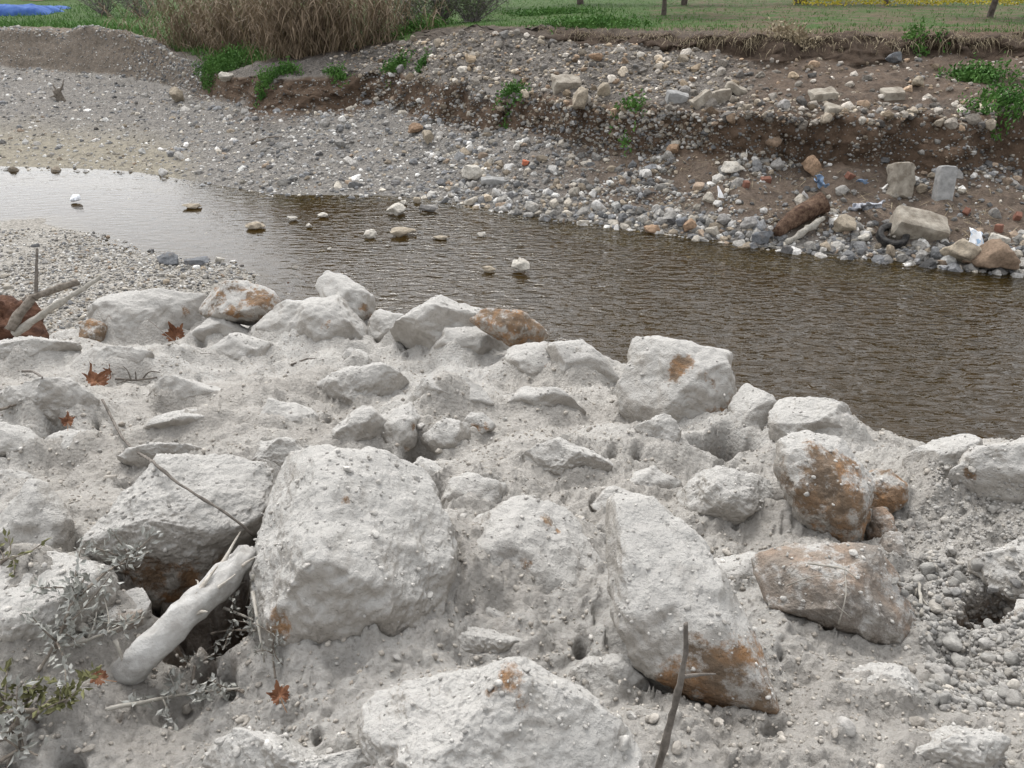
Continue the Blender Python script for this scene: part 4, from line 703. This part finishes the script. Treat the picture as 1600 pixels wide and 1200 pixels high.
part('wall', *boxm(b0+[0, 0, 1.1], [3.4, 2.6, 2.2]), M['shed'], t, False); part('roof', *boxm(b0+[0, 0, 2.27], [3.8, 3., .12]), M['roof'], t, False); part('door', *boxm(b0+[.6, -1.33, .9], [.8, .05, 1.8]), M['roof'], t, False)

# ------------------------------------------------------------------ rubble and rubbish of the far bank
def px_size(u, v, w): return w*np.linalg.norm(hit(u, v)[0]-CAM)/F
_k = [0]
def big_stone(u, v, w, h_, col, lab, sink=.15, name='stone', grp='large stones of the far bank', water_=False, roll=None, seed=None):
    _k[0] += 1; sd = 700+_k[0] if seed is None else seed; p = at_z(u, v+h_*.35, 0.) if water_ else hit(u, v+h_*.3)[0]; m = np.linalg.norm(p-CAM)/F; V, Fa = rock_proto(4, sd, .85, 17, .2); V = V/np.abs(V).max(0); V = V*np.array([w/2, (w+h_)/4, h_/2])*m
    if roll: c_, s_ = math.cos(roll), math.sin(roll); V = V@np.array([[c_, 0, -s_], [0, 1, 0], [s_, 0, c_]]).T
    V = V*(1+.05*fbm(V*9, 3))[:, None]; C_ = np.array(p)+np.array([0, 0, h_/2*m*(1-sink*2)]); o = obj(name, mesh_np(name, V, Fa, True, {}), M['stone_o'], None, C_); o.color = (*col, 1); return tag(o, lab, 'stone', grp)
TAN, GRY, PALE, ORG, BLU, BRN = (.28,.24,.185), (.22,.21,.198), (.40,.375,.33), (.25,.17,.112), (.125,.13,.138), (.18,.13,.092)
for u, v, w, h_, col, lab in [(740,270,40,24,PALE,'pale pyramid stone on the gravel above the river'), (1267,261,36,30,ORG,'squarish orange stone at the foot of the soil cut'), (1320,351,38,30,TAN,'round tan stone left of the old tyre'), (1190,371,34,22,BLU,'blue-grey block at the water beside the rotten log'),
    (1545,404,66,42,BRN,'brown rough stone at the water near the frame edge'), (1500,396,54,40,TAN,'tan stone under the printed plastic bag'), (1558,377,28,20,PALE,'pale stone right of the printed plastic bag'), (905,157,26,32,TAN,'upright tan stone below the flat pale slab'), (942,142,22,22,TAN,'rounded tan stone right of the flat pale slab'),
    (930,90,22,14,ORG,'orange stone on the dumped heap below the field'), (1433,129,20,16,TAN,'tan stone on the upper soil terrace'), (1397,92,24,18,BLU,'bluish stone on the upper soil terrace'), (1063,349,24,18,BLU,'dark bluish stone at the far water line'), (1076,353,26,22,ORG,'round ochre stone at the far water line'),
    (1020,360,28,16,ORG,'flat reddish stone at the far water line'), (820,254,14,12,(.42,.14,.08),'red brick lump on the far gravel'), (650,203,24,18,ORG,'flat ochre stone on the grey gravel below the soil cut'), (670,215,20,24,TAN,'upright tan stone on the grey gravel'), (355,122,22,14,PALE,'pale stone under the green weed patch'),
    (278,152,20,22,TAN,'tan block on the gravel left of the soil bank'), (1350,373,18,14,PALE,'pale stone just left of the old tyre'), (1470,364,14,24,PALE,'upright pale stone under the large concrete slab'), (1210,222,26,18,BRN,'brown clod at the foot of the soil cut'), (1145,262,34,16,PALE,'long pale stone on the rubbish slope'), (1216,258,24,18,GRY,'grey stone left of the squarish orange one'),
    (1050,235,20,16,ORG,'ochre stone on the gravel below the soil cut'), (1390,348,22,12,GRY,'small grey stone behind the old tyre'), (1130,345,22,18,GRY,'large grey stone among the waterline rubble'), (1170,352,28,22,GRY,'upright grey stones left of the rotten log')]: big_stone(u, v, w, h_, col, lab)
for u, v, w, h_, col, lab in [(622,328,34,18,PALE,'pale stone standing in the shallows at the far side'), (670,326,30,12,GRY,'flat grey stone in the shallows right of the pale one'), (628,362,44,16,TAN,'long low tan stone in the river'), (577,366,24,14,PALE,'rounded pale stone left of the long low one in the river'), (815,416,32,26,PALE,'pale jagged stone alone in mid river'),
    (765,421,24,10,TAN,'pair of low wet stones left of the jagged one'), (397,352,36,12,TAN,'low wet stone in the calm water'), (302,322,30,8,TAN,'thin wet stone farther up the calm water'), (753,367,16,8,PALE,'small pale stone in the brown water'), (688,371,24,8,TAN,'low stones right of the long one in the river'), (457,342,16,8,PALE,'small pale stone between calm and rippled water'),
    (505,337,16,8,PALE,'small pale stone near the far shallows'), (482,353,12,7,PALE,'tiny pale stone left of the rounded one'), (633,317,14,9,PALE,'small stone behind the pale one in the shallows'), (653,313,14,12,TAN,'small tan stone behind the flat grey one'), (120,312,14,12,(.7,.72,.75),'small white lump in the calm water'), (515,389,10,5,PALE,'tiny pale stone awash in mid stream')]: big_stone(u, v, w, h_, col, lab, .1, 'river_stone', 'stones standing in the river', True)
for u, v, w, h_, col, lab in [(268,407,40,20,BLU,'dark wet stone at the edge of the gravel bar'), (305,409,44,16,BLU,'flat dark wet stone beside the first at the bar edge'), (345,407,16,12,PALE,'white pebble beside the dark wet stones')]: big_stone(u, v, w, h_, col, lab)
def slab(u, v, w, h_, d_, mat, lab, rot=(0, 0, 0), name='slab', cat='slab', rough=.10, lift=.3, grp=None, base=.35):
    p = hit(u, v+h_*base)[0]; m = np.linalg.norm(p-CAM)/F; g = 9; q = np.linspace(-1, 1, g); V, Fa, off = [], [], 0
    for ax in range(3):
        for sg in (-1, 1):
            a, b = np.meshgrid(q, q); P = np.zeros((g*g, 3)); P[:, ax] = sg; P[:, (ax+1) % 3] = a.ravel(); P[:, (ax+2) % 3] = b.ravel(); f_ = grid_faces(g, g); V.append(P); Fa.append((f_ if sg > 0 else f_[:, ::-1])+off); off += g*g
    V, Fa = np.concatenate(V), np.concatenate(Fa); V = V/((np.abs(V)**12).sum(1)**(1/12))[:, None]; dims = np.array([w*m/2, d_/2, h_*m/2]); V = V*dims; V = V+np.stack([fbm(V*4+u*.1+k_, 3) for k_ in (0, 7, 14)], 1)*rough*dims.max()
    from mathutils import Euler
    R = np.array(Euler([math.radians(a) for a in rot]).to_matrix()); V = V@R.T; o = obj(name, mesh_np(name, V, Fa), M[mat], None, p+np.array([0, 0, dims[2]*lift])); return tag(o, lab, cat, grp)
slab(885,130,40,22,.45,'concrete','flat pale slab sticking out of the dumped heap',(18,4,10)); slab(880,120,36,6,.35,'concrete','thin pale slab lying on top of the flat one',(6,0,5)); slab(1098,156,30,24,.25,'concrete','tilted pale slab leaning left of its neighbour',(0,-35,12)); slab(1127,148,28,20,.3,'concrete','squarish pale slab between the two leaning ones',(0,-12,-8))
slab(1158,141,46,11,.3,'concrete','long grey-brown slab slanting down the heap',(10,22,0)); slab(1285,147,36,13,.4,'concrete','flat rounded slab high on the soil slope',(12,-3,4)); slab(1310,172,40,12,.4,'concrete','low slab just below the flat rounded one',(12,8,0)); slab(1393,146,28,14,.35,'concrete','thick rounded slab at the end of the stone heap',(12,-6,0)); slab(1057,151,30,18,.3,'pillar','grey slab half buried left of the tilted pale ones',(10,10,0))
slab(1403,281,30,46,.32,'concrete','broken pale concrete post standing under the soil cut',(-16,6,12),'concrete_post','post',.17,.6,'broken posts below the soil cut'); slab(1470,291,22,52,.26,'pillar','straight grey concrete post leaning under the soil cut',(-18,3,-5),'concrete_post','post',.02,.6,'broken posts below the soil cut')
slab(1433,349,70,34,.55,'concrete','large pale concrete slab behind the old tyre',(25,12,-8),rough=.045); slab(1385,291,14,5,.05,'plast','short white pipe piece beside the pale concrete post',(0,-35,20),'pipe_piece','pipe',.01); slab(775,281,46,9,.25,'pillar','dark driftwood plank on the gravel right of the pyramid stone',(5,4,10),'plank','plank')
for k, (u, v, lab) in enumerate([(1196,280,'orange brick fragment in the rubbish'), (1328,274,'red tile fragment beside the blue plastic'), (1509,331,'red brick fragment right of the concrete slab'), (1588,339,'red brick fragment at the frame edge'), (1165,289,'reddish tile piece above the white sheet'), (1560,358,'red brick piece above the pale stone')]): slab(u, v, 15, 9, .12, 'brick', lab, (20, 20*k, 30*k), 'brick_fragment', 'brick', .05, .3, 'brick fragments in the rubbish')
def sheet(u, v, w, h_, mat, lab, name, cat, tilt=50, crump=.14, g=15, seed=0, cut=0):
    p, nr_, _ = hit(u, v+h_*.3); m = np.linalg.norm(p-CAM)/F; a, b = np.meshgrid(np.linspace(-.5, .5, g), np.linspace(-.5, .5, g)); a = a*(1-cut*(b+.5)); V = np.stack([a.ravel()*w*m, 0*a.ravel(), b.ravel()*h_*m*1.15], 1); V = V+np.stack([fbm(V*6+seed+k_, 3) for k_ in (0, 5, 10)], 1)*crump*w*m
    from mathutils import Euler
    V = V@np.array(Euler((math.radians(tilt-90), math.radians(18), math.radians(seed*23))).to_matrix()).T; o = obj(name, mesh_np(name, V, grid_faces(g, g)), M[mat], None, p+np.array([0, -.22, h_*m*.5])); md = o.modifiers.new('thick', 'SOLIDIFY'); md.thickness = .006; return tag(o, lab, cat)
sheet(1511, 386, 36, 34, 'bag', 'white plastic bag with blue print caught on the waterline stones', 'plastic_bag', 'bag', 60, .10, seed=1); sheet(1120, 299, 18, 15, 'white', 'torn white sheet lying on the rubbish slope', 'plastic_sheet', 'sheet', 60, .05, cut=.6, seed=2); sheet(1252, 302, 12, 9, 'white', 'small white plastic scrap behind the rotten log', 'plastic_scrap', 'scrap', 40, .2, 9, 3)
sheet(1275, 284, 22, 14, 'blue', 'crumpled blue plastic under the squarish orange stone', 'plastic_scrap', 'scrap', 45, .3, 11, 4); sheet(1342, 281, 16, 8, 'blue', 'small blue plastic scrap left of the pale concrete post', 'plastic_scrap', 'scrap', 35, .3, 9, 5); sheet(1345, 320, 36, 15, 'grey_cloth', 'crumpled grey rag on the soil above the tan stone', 'rag', 'rag', 30, .25, 13, 6)
# tyre
p, nr_, _ = hit(1392, 374); m = np.linalg.norm(p-CAM)/F; R0 = 21*m; t = empty('old_tyre', p, 'black tyre with stones in it lying at the water', 'tyre'); t.rotation_euler = (math.radians(28), math.radians(-4), 0)
def revolve(prof, n=48):
    V = np.array([[r_*math.cos(a), r_*math.sin(a), z] for a in np.linspace(0, 2*math.pi, n, endpoint=False) for r_, z in prof]); k = len(prof); return V, np.array([[i*k+j, ((i+1) % n)*k+j, ((i+1) % n)*k+(j+1) % k, i*k+(j+1) % k] for i in range(n) for j in range(k)])
pr_ = [(.58, -.12), (.62, -.2), (.82, -.27), (.95, -.23), (.95, .23), (.82, .27), (.62, .2), (.58, .12), (.64, .1), (.72, .16), (.88, .14), (.88, -.14), (.72, -.16), (.64, -.1)]
V, Fa = revolve([(a*R0, b*R0) for a, b in pr_]); obj('carcass', mesh_np('carcass', V+[0, 0, .10], Fa), M['tyre'], t)
for k in range(44):
    a = k/44*2*math.pi; c_ = np.array([math.cos(a)*.965*R0, math.sin(a)*.965*R0, .10]); V, Fa = boxm(np.zeros(3), [.05*R0, .09*R0, .42*R0]); c2, s2 = math.cos(a), math.sin(a); V = V@np.array([[c2, -s2, 0], [s2, c2, 0], [0, 0, 1]]).T+c_
    if k == 0: _tr = []
    _tr.append((V, Fa))
obj('tread', mesh_np('tread', *join(*_tr), False), M['tyre'], t)
for k, (du, dv) in enumerate([(-3, 0), (4, 3), (2, -4)]): stone('tyre_stone', hit(1392+du, 372+dv)[0]+[0, 0, .07], .055, PALE, ['pale stone at the left inside the old tyre', 'pale stone at the front inside the old tyre', 'pale stone at the back inside the old tyre'][k], 'stones inside the tyre')
# rotten log, driftwood
def px_tube(pts, rad, n=10, off=0., seg=18, rough=.25, seed=0):
    P = []
    for q in pts:
        h = hit(q[0], q[1]); P.append(h[0]+np.array([0, 0, off if len(q) < 3 else q[2]]))
    P = smooth_path(P, seg); return tube(P, np.interp(np.linspace(0, 1, seg), np.linspace(0, 1, len(rad)), rad), n, rough, seed)
def single(name, vf, mat, lab, cat, grp=None, smooth=True):
    V, Fa = vf; c_ = V.mean(0); o = obj(name, mesh_np(name, V-c_, Fa, smooth), M[mat], None, c_); return tag(o, lab, cat, grp)
single('rotten_log', px_tube([(1210,372,.12),(1245,350,.16),(1282,332,.2)], [.13, .19, .20], 22, .12, 24, .28, 3), 'rot', 'reddish rotten log on the far waterline', 'log')
single('driftwood', px_tube([(1228,384,.06),(1255,372,.14),(1284,356,.2)], [.05, .065, .05], 8, .1, 14, .8, 5), 'pale_stick', 'pale split driftwood leaning on the rotten log', 'driftwood')
single('driftwood', join(px_tube([(1175,385,.03),(1240,392,.05)], [.012, .008], 5), px_tube([(1190,390,.02),(1225,382,.05)], [.01, .006], 5)), 'pale_stick', 'thin dry twigs reaching from the driftwood into the water', 'driftwood')
q0 = hit(97, 158)[0]; rg = np.random.default_rng(5); pc = [tube(smooth_path([q0-[0, 0, .2], q0+[-.05, 0, .2], q0+[-.10, 0, .42]], 10), np.linspace(.2, .13, 10), 10, .35, 8)]
for k in range(11): a_ = rg.normal(0, 1, 3)*[.2, .15, .16]+[0, 0, .08]; z_ = rg.uniform(.05, .42); pc.append(tube(smooth_path([q0+[-.06, 0, z_], q0+[-.06, 0, z_]+a_*.6+rg.normal(0, .05, 3), q0+[-.06, 0, z_]+a_], 6), np.linspace(.06, .012, 6), 5, .3, k))
single('tree_stump', join(*pc), 'stick', 'weathered stump with broken roots on the far gravel', 'stump')
single('branch', join(px_tube([(392,226,.03),(420,220,.1),(442,216,.05)], [.03, .03, .012], 6), px_tube([(405,224,.05),(402,217,.12)], [.02, .006], 5)), 'stick', 'dark fallen branch on the grey gravel', 'branch')
single('stake', px_tube([(1166,245,0),(1166,236,.12),(1168,217,.0)], [.012, .012, .008], 5), 'plast', 'thin white stick upright against the soil cut', 'stick')

# ------------------------------------------------------------------ sticks, log, leaves and dusty branches of the near bank
def lift(u, v, d): h = hit(u, v); q = h[0]; return q - (q-CAM)/np.linalg.norm(q-CAM)*d
o = boulder('rust-brown clay lump under the crossed sticks at the frame edge', [(-60,470),(0,462),(48,466),(68,500),(76,532),(40,545),(-20,545),(-60,540)], .8, .9, rough=3., name='clay_lump', group=None); o.data.materials.clear(); o.data.materials.append(M['rust']); o['category'] = 'clay'
def air(pts, t0): return [CAM+ray(u, v)*(t0+(q[0] if q else 0)) for u, v, *q in pts]
_, tS = mud_px(40, 545); tS -= .25
single('pale_stick', tube(smooth_path(air([(22,522),(70,488),(118,458),(158,432,.15)], tS), 16), np.linspace(.046, .02, 16), 8, .3, 1), 'pale_stick', 'long pale bare stick slanting up over the gravel bar', 'stick', 'crossed sticks')
single('brown_stick', tube(smooth_path(air([(38,470,.1),(70,458,.1),(122,440,.15)], tS), 14), np.linspace(.032, .038, 14), 8, .3, 2), 'stick', 'brown stick with broken end crossing the pale one', 'stick', 'crossed sticks')
single('short_stick', tube(smooth_path(air([(14,516,-.05),(30,492),(50,466,.05)], tS), 10), np.linspace(.06, .045, 10), 8, .3, 3), 'stick', 'short thick grey stick leaning on the clay lump', 'stick', 'crossed sticks')
single('dark_stick', tube(smooth_path(air([(56,470,.1),(57,430,.1),(58,388,.1)], tS), 10), np.linspace(.022, .012, 10), 6, .4, 4), 'twig', 'thin dark stick standing upright over the gravel bar', 'stick', 'crossed sticks')
# fallen log
p0 = lift(190, 1058, .05); h1 = hit(300, 950); tL = (p0-CAM)@FWD
pts = [CAM+ray(u, v)*t_ for u, v, t_ in ((168, 1085, tL+.16), (215, 1033, tL+.02), (290, 960, tL+.10), (345, 905, tL+.22), (392, 862, tL+.34))]
t = empty('fallen_log', tuple(p0), 'thick pale dust-covered log lying across the hollow', 'log'); pth = smooth_path(pts, 30); V, Fa = tube(pth, np.interp(np.linspace(0, 1, 30), [0, .3, .62, .7, .85, 1], [.058, .054, .050, .051, .054, .034]), 28, .18, 4); V = V+.006*np.stack([fbm(V*20+k_, 3) for k_ in (0, 3, 6)], 1)
end_w = sstep(.55, .8, np.linalg.norm(V-pth[0], axis=1)/np.linalg.norm(pth[-1]-pth[0])); V = V+(.022*end_w*np.abs(fbm(V*14+5, 3)))[:, None]*np.array([.3, -.4, .8])-(.02*end_w*np.abs(fbm(V*25, 2)))[:, None]*UP
part('trunk', V, Fa, M['log'], t); pcs = []; rg = np.random.default_rng(44); end = pth[-3]; ax = pth[-1]-pth[-6]; ax /= np.linalg.norm(ax)
for k in range(11):
    a = rg.normal(size=3); a -= ax*(a@ax); a /= np.linalg.norm(a); q = pth[rg.integers(19, 28)]+a*.047; e = q+ax*rg.uniform(-.04, .13)+a*rg.uniform(.0, .045)+rg.normal(0, .012, 3); pcs.append(tube(smooth_path([q-ax*.05-a*.02, (q+e)/2, e], 5), np.linspace(.012, .002, 5)*rg.uniform(.5, 1.2), 5, .4, k))
part('splinters', *join(*pcs), M['wood'], t)
def twig(pts, rad, lab, off=.015, mat='twig', name='twig', side=(), grp='twigs of the near bank'):
    P = [lift(u, v, q[0] if q else off) for u, v, *q in pts]; n = max(12, 5*len(P)); vf = [tube(smooth_path(P, n), np.linspace(rad, rad*.5, n), 6, .5, int(pts[0][0]))]
    for a in side: Q = [lift(u, v, q[0] if q else off) for u, v, *q in a]; vf.append(tube(smooth_path(Q, 8), np.linspace(rad*.7, rad*.3, 8), 5, .4, 3))
    return single(name, join(*vf), mat, lab, 'twig', grp)
twig([(160,625),(170,645),(178,660),(188,680),(200,695),(220,710),(240,722),(262,742),(285,762),(308,775),(330,785),(348,798),(365,812),(382,826),(398,838)], .010, 'long thin bare twig curving over the mud to the log', .07)
d0 = hit(1028, 1195)[0]; tq = (d0-CAM)@FWD; tw = air([(1025,1215,-.05),(1050,1120,-.15),(1064,1060,-.22),(1073,1020,-.26),(1071,975,-.30)], tq); sd = air([(1066,1058,-.22),(1090,1054,-.2),(1118,1053,-.15)], tq)
single('standing_stick', join(tube(smooth_path(tw, 20), np.linspace(.0095, .006, 20), 7, .5, 6), tube(smooth_path(sd, 8), np.linspace(.006, .002, 8), 5)), 'twig', 'dark stick standing up from the mud in front of the ridge boulder', 'stick')
twig([(180,592),(215,594),(245,590)], .012, 'small forked dead twig right of the curled leaf', .03, side=([(205,594),(200,578,.05),(192,572,.06)], [(222,594),(232,578,.06),(250,582,.05)], [(212,594),(212,580,.07)], [(198,594),(182,600,.02)]))
twig([(35,580),(52,580,.05),(66,590,.02)], .012, 'small bent dark twig at the crest near the frame edge', .04); twig([(0,640,.05),(25,632,.03)], .012, 'grey split stick tip at the frame edge', .03, 'stick'); twig([(1440,960,.02),(1436,905,.06),(1430,930,.04)], .008, 'pale forked root on the gravel slope', .03, 'pale_stick', side=([(1437,930,.04),(1448,945,.03)],))
twig([(455,570),(480,560,.03),(505,562)], .011, 'short dark twig on the shoulder of the wide dusty boulder', .02); twig([(232,500,.02),(300,556,.03),(330,552,.02)], .004, 'hair-thin root beside the leaf in the gap', .02)
twig([(84,518,.05),(82,545,.03)], .006, 'tiny dry stalk between clay lump and reddish boulder', .05); twig([(1262,880,.03),(1320,888,.05),(1340,905,.02)], .004, 'dry straw lying on the dark mottled boulder', .03, 'pale_stick', side=([(1310,975,.03),(1325,930,.06),(1318,880,.03)], [(1230,915,.03),(1280,895,.05),(1310,905,.03)], [(1300,940,.04),(1330,965,.05)]))
twig([(458,445,.02),(457,420,.12),(460,385,.2),(468,375,.2)], .005, 'hair-thin bare stalk rising before the water', .05)
# plane-tree leaves
def plane_leaf(u, v, size, yaw, tilt, curl, lab, seed, roll=0.):
    rg = np.random.default_rng(seed); lobes = [(-2.2, .62), (-1.05, .9), (0, 1.05), (1.05, .9), (2.2, .62)]; th = np.linspace(-2.75, 2.75, 67); rr = np.full(67, .30)
    for a, l in lobes: rr = np.maximum(rr, l*np.clip(1-np.abs(th-a)/.52, 0, 1)**.75+.02)
    rr = np.maximum(rr, .58)*(1+.10*np.sin(th*17+seed)); V = [[0, 0, 0]]
    for f_ in (.35, .7, 1.): V += [[math.sin(a)*r_*f_, math.cos(a)*r_*f_, 0] for a, r_ in zip(th, rr)]
    V = np.array(V)*size*.5; Fa = [[0, 1+i, 2+i] for i in range(66)]
    for k in range(2):
        for i in range(66): a = 1+k*67+i; b = a+67; Fa += [[a, b, b+1], [a, b+1, a+1]]
    q = V/size; V[:, 2] += size*(curl*(q[:, 0]**2*2.2+.9*q[:, 1]**2) + .10*fbm(q*5+seed, 2)); st = tube(smooth_path(np.array([[0, 0, 0], [0, -.3, .05], [.06, -.62, .16]])*size, 6), np.linspace(.012, .008, 6)*size*1.3, 5)
    h = hit(u, v); t = empty('dry_leaf', tuple(h[0]+np.array([0, 0, .03])+h[1]*.02), lab, 'leaf', 'dry plane-tree leaves'); t.rotation_euler = (tilt, roll, yaw); o1 = obj('blade', mesh_np('blade', V, np.array(Fa)), M['leaf'], t); obj('stalk', mesh_np('stalk', *st), M['leafstem'], t)
plane_leaf(152, 602, .30, 1.0, .7, .55, 'curled orange-brown leaf standing on the pale mud', 1, .3); plane_leaf(172, 592, .17, -.6, 1.1, .5, 'small upright brown leaf behind the curled one', 2); plane_leaf(277, 530, .34, .4, .9, .35, 'large reddish-brown leaf over the dark gap', 3, -.3)
plane_leaf(455, 455, .26, .9, .8, .4, 'brown leaf on the crest before the water', 4); plane_leaf(475, 443, .20, 2.0, .9, .5, 'small dark leaf on the crest right of its larger neighbour', 5); plane_leaf(444, 1093, .09, .5, .6, .4, 'small brown leaf at the foot of the huge boulder', 6); plane_leaf(108, 670, .12, .2, .8, .4, 'tiny orange leaf beside the dark hole', 7)
plane_leaf(152, 1078, .08, 1.5, .6, .3, 'tiny brown leaf below the log end', 9)
# dusty leafy branches
def sprig(pts, nl, L, mat, lab, seed, spread=.05, rad=.006, stemmat='stick', side=4):
    rg = np.random.default_rng(seed); P = smooth_path([lift(u, v, q[0] if q else .05) for u, v, *q in pts], 26); t = empty('leafy_branch', tuple(P[0]), lab, 'branch', 'dusty leafy branches'); pcs = [tube(P, np.linspace(rad, rad*.4, 26), 6, .4, seed)]; lp, ld = [], []
    for k in range(side):
        i = rg.integers(4, 24); e = P[i]+rg.normal(0, spread*1.6, 3)+[0, 0, spread]; Q = smooth_path([P[i], (P[i]+e)/2+rg.normal(0, .01, 3), e], 6); pcs.append(tube(Q, np.linspace(rad*.6, rad*.25, 6), 5))
        for _ in range(nl//(side+1)): lp.append(Q[rg.integers(1, 6)]+rg.normal(0, spread*.25, 3)); ld.append(rg.normal(0, 1, 3)+(e-P[i])/np.linalg.norm(e-P[i])*.8+[0, 0, .3])
    for _ in range(nl//(side+1)): i = rg.integers(6, 26); lp.append(P[i]+rg.normal(0, spread*.3, 3)); ld.append(rg.normal(0, 1, 3)+(P[25]-P[0])/np.linalg.norm(P[25]-P[0])+[0, 0, .4])
    part('stem', *join(*pcs), M[stemmat], t); lp, ld = np.array(lp), np.array(ld); part('leaves', *leaves(lp, ld, rg.uniform(.5, 1.0, len(lp))*L, L*.36, rg, .15), M[mat], t, False)
sprig([(165,1108,.03),(220,1098,.06),(300,1082,.05),(375,1075,.03)], 110, .042, 'dusty_leaf', 'pale leafy branch lying below the log', 1, .035, .007, 'pale_stick', 6); sprig([(380,1080,.04),(365,1078,.05),(340,1082,.06)], 60, .035, 'dusty_leaf', 'whitened leaf tuft at the end of the pale branch', 2, .03)
sprig([(100,1010,.05),(150,995,.10),(225,965,.08)], 70, .035, 'dusty_leaf', 'thin pale branch reaching behind the log', 3, .04, .006, 'pale_stick'); sprig([(85,1020,.05),(105,960,.10),(130,905,.06)], 170, .038, 'dusty_leaf', 'dense dusty leaf branch over the frame-edge boulder', 4, .05); sprig([(125,930,.05),(170,890,.06),(235,862,.04)], 150, .038, 'dusty_leaf', 'dusty leaf branch on the lip of the overhanging boulder', 5, .045)
sprig([(60,1050,.05),(90,1000,.09),(110,950,.08)], 150, .036, 'dusty_leaf', 'lower dusty leaf branch at the edge of the frame-edge boulder', 6, .05); sprig([(20,1130,.04),(45,1090,.06),(60,1060,.08)], 90, .04, 'green_leaf', 'olive-green leaf tuft nearest the frame corner', 7, .03); sprig([(75,1115,.04),(105,1095,.08),(125,1075,.08)], 100, .04, 'green_leaf', 'olive-green leaf tuft left of the log end', 8, .03)
sprig([(0,1110,.05),(10,1100,.08),(18,1085,.1)], 70, .04, 'green_leaf', 'dark green leaf tuft cut by the frame edge', 9, .035); sprig([(-20,1165,.06),(40,1125,.06),(80,1095,.05)], 30, .04, 'dusty_leaf', 'thick bare dusty branch in the frame corner', 10, .04, .016, 'stick', 3); sprig([(300,1070,.05),(305,1045,.08),(300,1025,.08)], 55, .03, 'dusty_leaf', 'small whitened sprig in the hollow under the log', 11, .025); sprig([(330,990,.1),(360,985,.12),(400,985,.1)], 90, .034, 'dusty_leaf', 'grey leaf spray hanging under the log splinters', 12, .035)
sprig([(430,1060,.03),(425,1010,.05),(432,985,.04)], 70, .026, 'dusty_leaf', 'fine dusty sprig against the side of the huge boulder', 13, .025, .004); sprig([(0,1190,.05),(30,1170,.06),(60,1180,.05)], 70, .042, 'dusty_leaf', 'dusty leaves in the lowest frame corner', 14, .05); sprig([(0,880,.04),(12,872,.06),(25,875,.03)], 30, .035, 'green_leaf', 'small green sprig at the frame edge below the pointed boulder', 15, .025)
single('root', join(*[tube(smooth_path([lift(u, v, .06+.02*k), lift(u+dx*.5, v+dy*.5, .10), lift(u+dx, v+dy, .05)], 8), np.linspace(.007, .003, 8), 5) for k, (u, v, dx, dy) in enumerate([(395,925,18,110),(350,950,45,18),(180,1000,22,60),(395,900,-10,50)])]), 'pale_stick', 'thin pale roots dangling beside the log splinters', 'root')
